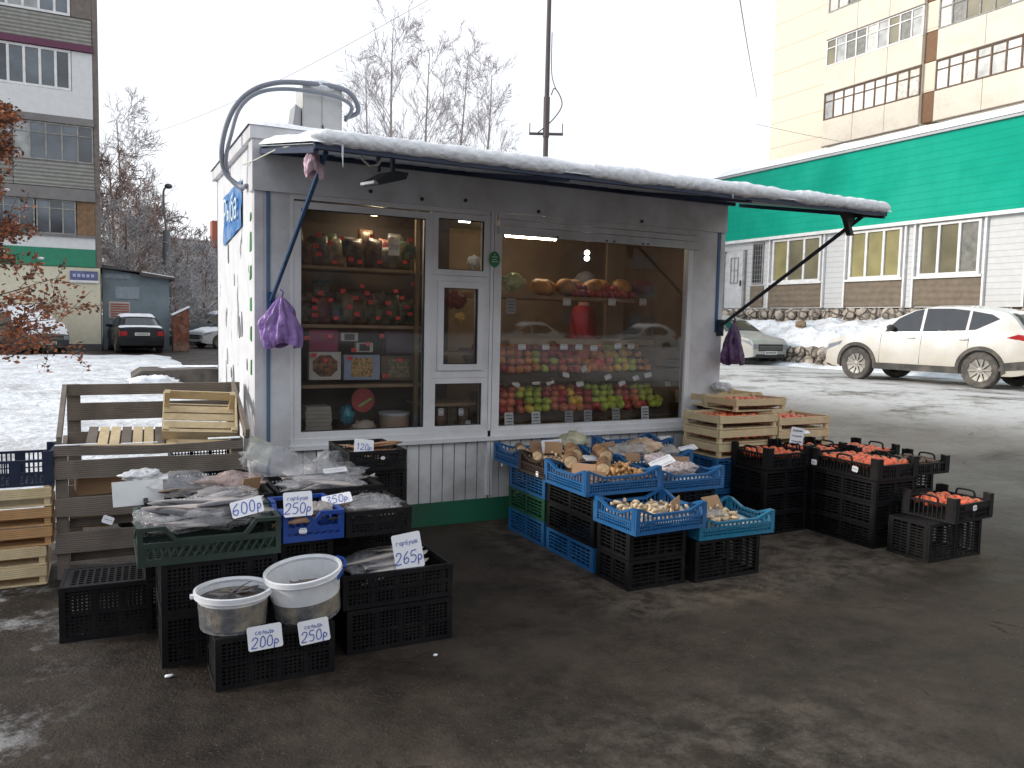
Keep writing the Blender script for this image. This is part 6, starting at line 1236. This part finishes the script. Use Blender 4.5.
def car(name, label, loc, rz, L, W, prof, belt, zb, axle, wr, m, side_w, ws, rw, snow=False, hood_snow=False, lights='both', clad=None, detail=None, plate=True):
    """prof: upper outline (x from front, z); side_w: window outlines; ws/rw: x-range of windscreen / rear glass on the upper outline"""
    t = thing(name, label, 'car', loc, (0, 0, rz)); zr = max(z for _, z in prof); H0 = L/2
    def hw(x, z):
        w_ = W/2*(1-.17*max(0, 1-x/.75)**2-.11*max(0, 1-(L-x)/.65)**2)
        if z < zb: return w_*(1-.05*((z-(zb*.62))/(zb*.5))**2)
        return w_*(.985-.24*min(1, (z-zb)/(zr-zb)))
    xs = [0, .02, .06, .12, .2, .3]+[.3+(L-.6)*i/44 for i in range(1, 44)]+[L-.3, L-.2, L-.12, L-.06, L-.02, L]; sec = []; b = MB(); ns = 12; nt_ = 8
    for x in xs:
        zt = interp(prof, x); z0 = belt*(1+.35*max(0, 1-x/.5)**2+.5*max(0, 1-(L-x)/.45)**2); ring = []; sq = (1-.03*(x < .01 or x > L-.01))
        for i in range(ns+1): z = z0+(zt-z0)*i/ns*.985; ring.append((x-H0, -hw(x, z)*sq, z))
        ytop = hw(x, zt)
        for i in range(1, nt_): f = -1+2*i/nt_; ring.append((x-H0, f*ytop*.965, zt+.028*(1-f*f)))
        for i in range(ns, -1, -1): z = z0+(zt-z0)*i/ns*.985; ring.append((x-H0, hw(x, z)*sq, z))
        sec.append(ring)
    n = len(sec[0]); b.v = [v for r_ in sec for v in r_]; b.f = [[i*n+k, i*n+(k+1) % n, (i+1)*n+(k+1) % n, (i+1)*n+k] for i in range(len(sec)-1) for k in range(n)]+[list(range(n)), list(range((len(sec)-1)*n, len(sec)*n))]; b.mi = [0]*len(b.f)
    me = b.mesh('body', m, 'auto'); body = link('body', me, None); cut = MB()
    for ax in axle:
        for s in (-1, 1): cut.tube([(ax-H0, s*(W/2-.26), wr+.0), (ax-H0, s*(W/2+.2), wr)], wr+.055, 28)
    co = cut.build('cut', M_CARIN); md = body.modifiers.new('arches', 'BOOLEAN'); md.object = co; md.operation = 'DIFFERENCE'; md.solver = 'EXACT'; dg = bpy.context.evaluated_depsgraph_get(); nm = bpy.data.meshes.new_from_object(body.evaluated_get(dg)); bpy.data.objects.remove(body); bpy.data.objects.remove(co)
    nm.name = 'body'; nm.materials.clear(); nm.materials.append(m)
    for p_ in nm.polygons: p_.material_index = 0
    link('body', nm, t)
    P = lambda x, z, s, o: (x-H0, s*(hw(x, z)+o), z)
    def sidepoly(name_, pts, s, mm, o=.006, th=.004, par=None):
        # densify then fan
        pp = []; 
        for (a, c), (d, e) in zip(pts, pts[1:]+pts[:1]):
            k = max(1, int(math.hypot(d-a, e-c)/.12)); pp += [(a+(d-a)*i/k, c+(e-c)*i/k) for i in range(k)]
        q = MB(); q.prism(pp, lambda u, v, tt: P(u, v, s, tt), o-th, o); return q.build(name_, mm, par or t)
    def top(name_, xa, xb, yf, mm, o=.008, n1=8, n2=8):
        q = MB(); q.grid(n1, n2, lambda u, v: ((xa+(xb-xa)*u)-H0, (-1+2*v)*hw(xa+(xb-xa)*u, interp(prof, xa+(xb-xa)*u))*yf, interp(prof, xa+(xb-xa)*u)+.028*(1-(-1+2*v)**2)+o)); ob = q.build(name_, mm, t, smooth=True); so = ob.modifiers.new('t', 'SOLIDIFY'); so.thickness = .004; so.offset = -1; return ob
    top('windscreen', ws[0], ws[1], .90, M_CARGL); top('rear_window', rw[0], rw[1], .86, M_CARGL)
    for s in (-1, 1):
        for i, wp in enumerate(side_w): sidepoly('side_window', wp, s, M_CARGL)
        for ax in axle:
            wh = MB().lathe([(wr*.62, -.10), (wr*.93, -.11), (wr, -.085), (wr, .085), (wr*.93, .11), (wr*.66, .10), (wr*.64, .06)], 30).xf(Matrix.Translation((ax-H0, s*(W/2-.11), wr)) @ Matrix.Rotation(R(-90*s), 4, 'X')).build('wheel', M_TYRE, t, smooth='auto')
            rim = MB().lathe([(wr*.66, .095), (wr*.62, .07), (.001, .03)], 24); 
            for k in range(10):
                a = k*math.pi/5; rim.bar((.03*math.cos(a), .03*math.sin(a), .07), (wr*.62*math.cos(a+.06), wr*.62*math.sin(a+.06), .085), .035, .02, (0, 0, 1))
            rim.lathe([(.06, .05), (.055, .09), (.001, .095)], 12); rim.xf(Matrix.Translation((ax-H0, s*(W/2-.11), wr)) @ Matrix.Rotation(R(-90*s), 4, 'X')).build('rim', M_RIM, wh, smooth='auto')
            MB().lathe([(wr*.60, .055), (.001, .02)], 20).xf(Matrix.Translation((ax-H0, s*(W/2-.11), wr)) @ Matrix.Rotation(R(-90*s), 4, 'X')).build('hub_shadow', M_CARIN, wh)
        if clad:
            for ax in axle:
                r1, r2 = wr+.045, wr+.045+clad; pts = [(ax+r1*math.cos(a), wr+r1*math.sin(a)) for a in [math.pi*(-.06+1.12*k/20) for k in range(21)]]; pts2 = [(ax+r2*math.cos(a), wr+r2*math.sin(a)) for a in [math.pi*(-.02+1.04*k/20) for k in range(20, -1, -1)]]
                q = MB(); N_ = len(pts); vs = []; 
                for o in (-.02, .016): vs += [P(u, v, s, o) for u, v in pts]+[P(u, v, s, o) for u, v in pts2]
                fs = []
                for k in range(N_-1): a, c = k, k+1; d, e = 2*N_-1-k, 2*N_-2-k; fs += [(a, c, e, d), (a+2*N_, d+2*N_, e+2*N_, c+2*N_), (a, a+2*N_, c+2*N_, c), (d, e, e+2*N_, d+2*N_)]
                q.add(vs, fs); q.build('arch_trim', M_CLAD, t)
            sidepoly('sill_trim', [(axle[0]+wr+.05, belt+.0), (axle[1]-wr-.05, belt+.0), (axle[1]-wr-.05, belt+.14), (axle[0]+wr+.05, belt+.14)], s, M_CLAD, .012, .03)
            sidepoly('bumper_trim', [(L-.62, belt*1.35), (L-.05, belt*1.6), (L-.05, belt+.33), (L-.55, belt+.26)], s, M_CLAD, .010, .03)
        # seams and handles
        for xx in (axle[0]+wr+.18, (axle[0]+axle[1])/2+.1, axle[1]-.28):
            sidepoly('door_seam', [(xx, belt+.15), (xx+.010, belt+.15), (xx+.045, zb-.02), (xx+.035, zb-.02)], s, M_CARIN, .002, .004)
        for xx in ((axle[0]+axle[1])/2-.18, axle[1]-.42): q = MB(); q.tube([P(xx, zb-.12, s, .008), P(xx+.09, zb-.115, s, .028), P(xx+.18, zb-.11, s, .008)], .014, 6); q.build('door_handle', m, t, smooth=True)
        mx_ = side_w[0][0][0]+.18; q = MB(); c = Vector(P(mx_, zb+.10, s, .10)); q.blob(c, .075, .10, .07, 10, 8); q.bar(P(mx_, zb+.03, s, -.01), c, .03, .04); q.build('mirror', M_CLAD if clad else m, t, smooth=True)
        if lights in ('both', 'rear'): 
            zl = zb-.06; q = MB(); q.prism([(L-.50, zl+.0), (L-.02, zl-.10), (L-.012, zl+.03), (L-.3, zl+.07)] if detail != 'sedan' else [(L-.12, zl-.22), (L-.015, zl-.24), (L-.012, zl-.02), (L-.14, zl-.0)], lambda u, v, tt: P(u, v, s, tt), .004, .012); q.build('tail_light', M_TL, t)
            xr = L-H0; MB().box(xr-.01, xr+.012, *( (s*W*.31, s*W*.43) if s > 0 else (s*W*.43, s*W*.31)), zl-(.19 if detail == 'sedan' else .10), zl-.02).build('tail_light', M_TL, t)
        if lights in ('both', 'front'):
            zf = prof[0][1]; q = MB(); q.prism([(.04, zf-.02), (.45, zf+.13), (.5, zf+.21), (.12, zf+.12)], lambda u, v, tt: P(u, v, s, tt), .003, .012); q.build('head_light', M_HL, t)
            MB().box(-H0-.012, -H0+.03, *((s*W*.305, s*W*.425) if s > 0 else (s*W*.425, s*W*.305)), zf-.11, zf+.03).build('head_light', M_HL, t)
    zf = prof[0][1]; g = MB().box(-H0-.014, -H0+.02, -W*.30, W*.30, zf-.17, zf+.03).build('grille', M_CARIN, t)
    for i in range(3): bx(-H0-.02, -H0-.0145, -W*.29, W*.29, zf-.12+i*.04, zf-.108+i*.04).build('grille_bar', M_RIM, g)
    MB().box(-H0-.012, -H0+.05, -W*.36, W*.36, belt+.02, belt+.13).build('lower_intake', M_CARIN, t)
    if plate:
        for xx, zz_ in ((-H0-.022, zf-.28), (L-H0+.006, zb-.24)):
            q = bx(xx, xx+.012, -.26, .26, zz_, zz_+.11).build('number_plate', M_PLATE, t); b = MB(); b.tube; xo = xx-.001 if xx < 0 else xx+.013
            for i in range(8): b.box(xo-.0008, xo+.0008, -.21+i*.054, -.21+i*.054+.034, zz_+.03, zz_+.085)
            b.build('plate_writing', mat('plate_ink', (.12, .12, .12), .6, bump=0), q)
    def snow_on(xa, xb, yf, th, sd_, thr=-9):
        q = MB()
        def fn(u, v):
            x = xa+(xb-xa)*u; f = -1+2*v; e = min(1, u*9, (1-u)*9, v*9, (1-v)*9); nn = noise.fractal(Vector((x*2+sd_, f*1.5, 2)), .9, 2., 4); k = max(0, e)**.5*(1 if nn > thr else 0)
            zt = interp(prof, x); return (x-H0, f*hw(x, zt)*yf, zt+.028*(1-f*f)+(th+th*.5*nn)*k+(.012 if k else -.02))
        q.grid(40, 24, fn); q.build('snow_cover', M_SNOW, t, smooth=True)
    if snow: snow_on(snow[0], snow[1], .97, snow[2], 1, snow[3] if len(snow) > 3 else -9)
    if hood_snow: snow_on(hood_snow[0], hood_snow[1], .97, hood_snow[2], 5, hood_snow[3] if len(hood_snow) > 3 else -9)
    return t, sidepoly, P, hw
suvP = [(0, .66), (.04, .80), (.16, .92), (.5, 1.0), (1.0, 1.07), (1.22, 1.11), (1.75, 1.43), (2.1, 1.59), (2.5, 1.665), (3.1, 1.665), (3.6, 1.61), (4.0, 1.53), (4.12, 1.44), (4.4, 1.1), (4.5, .98), (4.53, .7), (4.55, .55)]
M_SUV = mat('dirty_white_paint', (.66, .66, .65), .22, var=.04, dirt=(.45, .41, .34), dscale=.9, damt=.75, coat=.4, bump=.02)
N_, L_, B_ = nodes(M_SUV); src = B_.inputs['Base Color'].links[0].from_socket; tc_ = N_.new('ShaderNodeTexCoord'); sp_ = N_.new('ShaderNodeSeparateXYZ'); L_.new(tc_.outputs['Object'], sp_.inputs[0]); mr_ = N_.new('ShaderNodeMapRange'); L_.new(sp_.outputs[2], mr_.inputs['Value'])
for k, v in (('From Min', .25), ('From Max', 1.05), ('To Min', .85), ('To Max', 0)): mr_.inputs[k].default_value = v
mx_ = N_.new('ShaderNodeMix'); mx_.data_type = 'RGBA'; L_.new(mr_.outputs[0], mx_.inputs[0]); L_.new(src, mx_.inputs[6]); mx_.inputs[7].default_value = (.43, .385, .31, 1); L_.new(mx_.outputs[2], B_.inputs['Base Color'])
ZR = .37
sw = [[(1.52, 1.10), (2.32, 1.12), (2.30, 1.60), (2.12, 1.56), (1.80, 1.40)], [(2.38, 1.12), (3.25, 1.16), (3.25, 1.57), (2.9, 1.61), (2.37, 1.61)], [(3.31, 1.165), (3.45, 1.18), (3.86, 1.40), (3.7, 1.49), (3.31, 1.56)]]
car('parked_car', 'dirty white estate-like SUV parked at the right edge facing the building', (15.56, 6.05, ZR), R(-90+7.5), 4.55, 1.84, suvP, .27, 1.09, (.88, 3.58), .365, M_SUV, sw, (1.27, 2.02), (4.03, 4.37), clad=.075)
ladaP = [(0, .60), (.05, .72), (.2, .80), (.9, .93), (1.1, .97), (1.7, 1.35), (2.1, 1.47), (2.7, 1.48), (3.2, 1.42), (3.7, 1.07), (3.8, 1.02), (4.1, 1.0), (4.22, .9), (4.25, .55)]
sw2 = [[(1.38, .97), (2.15, .98), (2.15, 1.38), (1.95, 1.36), (1.75, 1.27)], [(2.22, .98), (3.0, 1.0), (3.25, 1.12), (3.0, 1.36), (2.22, 1.41)]]
car('parked_car', 'pale grey saloon seen from its front corner behind the purple bag', (16.95, 14.6, ZR), R(92), 4.25, 1.68, ladaP, .2, .95, (.82, 3.30), .30, mat('grey_beige_paint', (.42, .42, .40), .3, var=.05, dirt=(.3, .27, .22), damt=.6, coat=.4), sw2, (1.14, 1.66), (3.24, 3.68))
sedP = [(0, .58), (.05, .70), (.9, .86), (1.15, .90), (1.75, 1.30), (2.1, 1.41), (2.8, 1.42), (3.15, 1.36), (3.62, 1.02), (3.75, .99), (4.18, .97), (4.26, .90), (4.3, .5)]
car('parked_car', 'black saloon with snow on its roof seen from behind beside the metal shed', (.36, 30.2, .0), R(90+180+5), 4.3, 1.70, sedP, .2, .92, (.8, 3.28), .30, mat('black_paint', (.006, .007, .011), .35, var=.1, spec=.2, dirt=(.03, .03, .03), damt=.4, coat=.08), sw2, (1.2, 1.72), (3.2, 3.6), snow=(1.9, 3.12, .05, -.35), hood_snow=(3.66, 4.15, .03), detail='sedan')
hatP = [(0, .62), (.05, .75), (.9, .92), (1.1, .96), (1.7, 1.33), (2.1, 1.46), (2.8, 1.47), (3.4, 1.40), (3.75, 1.1), (3.9, .9), (3.95, .5)]
car('parked_car', 'small car buried in snow behind the russet tree', (-3.25, 29.3, .0), R(112), 3.95, 1.65, hatP, .2, .95, (.75, 3.1), .29, mat('dark_blue_paint', (.03, .035, .05), .3, coat=.4), sw2, (1.14, 1.66), (3.45, 3.72), snow=(.95, 3.85, .2), hood_snow=(.03, 1.0, .24))
car('parked_car', 'pale car with a snowy bonnet partly hidden by the kiosk side wall', (4.8, 34.5, .0), R(25), 4.2, 1.68, sedP, .2, .92, (.8, 3.28), .30, mat('silver_paint', (.45, .46, .47), .3, coat=.4), sw2, (1.2, 1.72), (3.2, 3.6), snow=(1.8, 3.1, .06), hood_snow=(.1, 1.1, .06))
car('parked_car', 'grey car parked beyond the rusty booth', (4.4, 39.5, .0), R(10), 4.2, 1.75, suvP, .27, 1.09, (.88, 3.5), .34, mat('slate_paint', (.10, .12, .14), .3, coat=.4), sw, (1.27, 2.02), (4.03, 4.37), snow=(2.0, 3.9, .07), plate=False)
# cars across the street, mirrored in the shop window
car('parked_car', 'white saloon parked behind the photographer', (17.5, -29, .0), R(5), 4.3, 1.70, sedP, .2, .92, (.8, 3.28), .30, mat('white_paint', (.6, .6, .6), .3, coat=.4), sw2, (1.2, 1.72), (3.2, 3.6), snow=(1.9, 3.1, .06))
car('parked_car', 'silver hatchback parked behind the photographer', (24.0, -28.5, .0), R(-3), 3.95, 1.65, hatP, .2, .95, (.75, 3.1), .29, mat('silver_paint', (.45, .46, .47)), sw2, (1.14, 1.66), (3.45, 3.72), snow=(1.9, 3.3, .06))
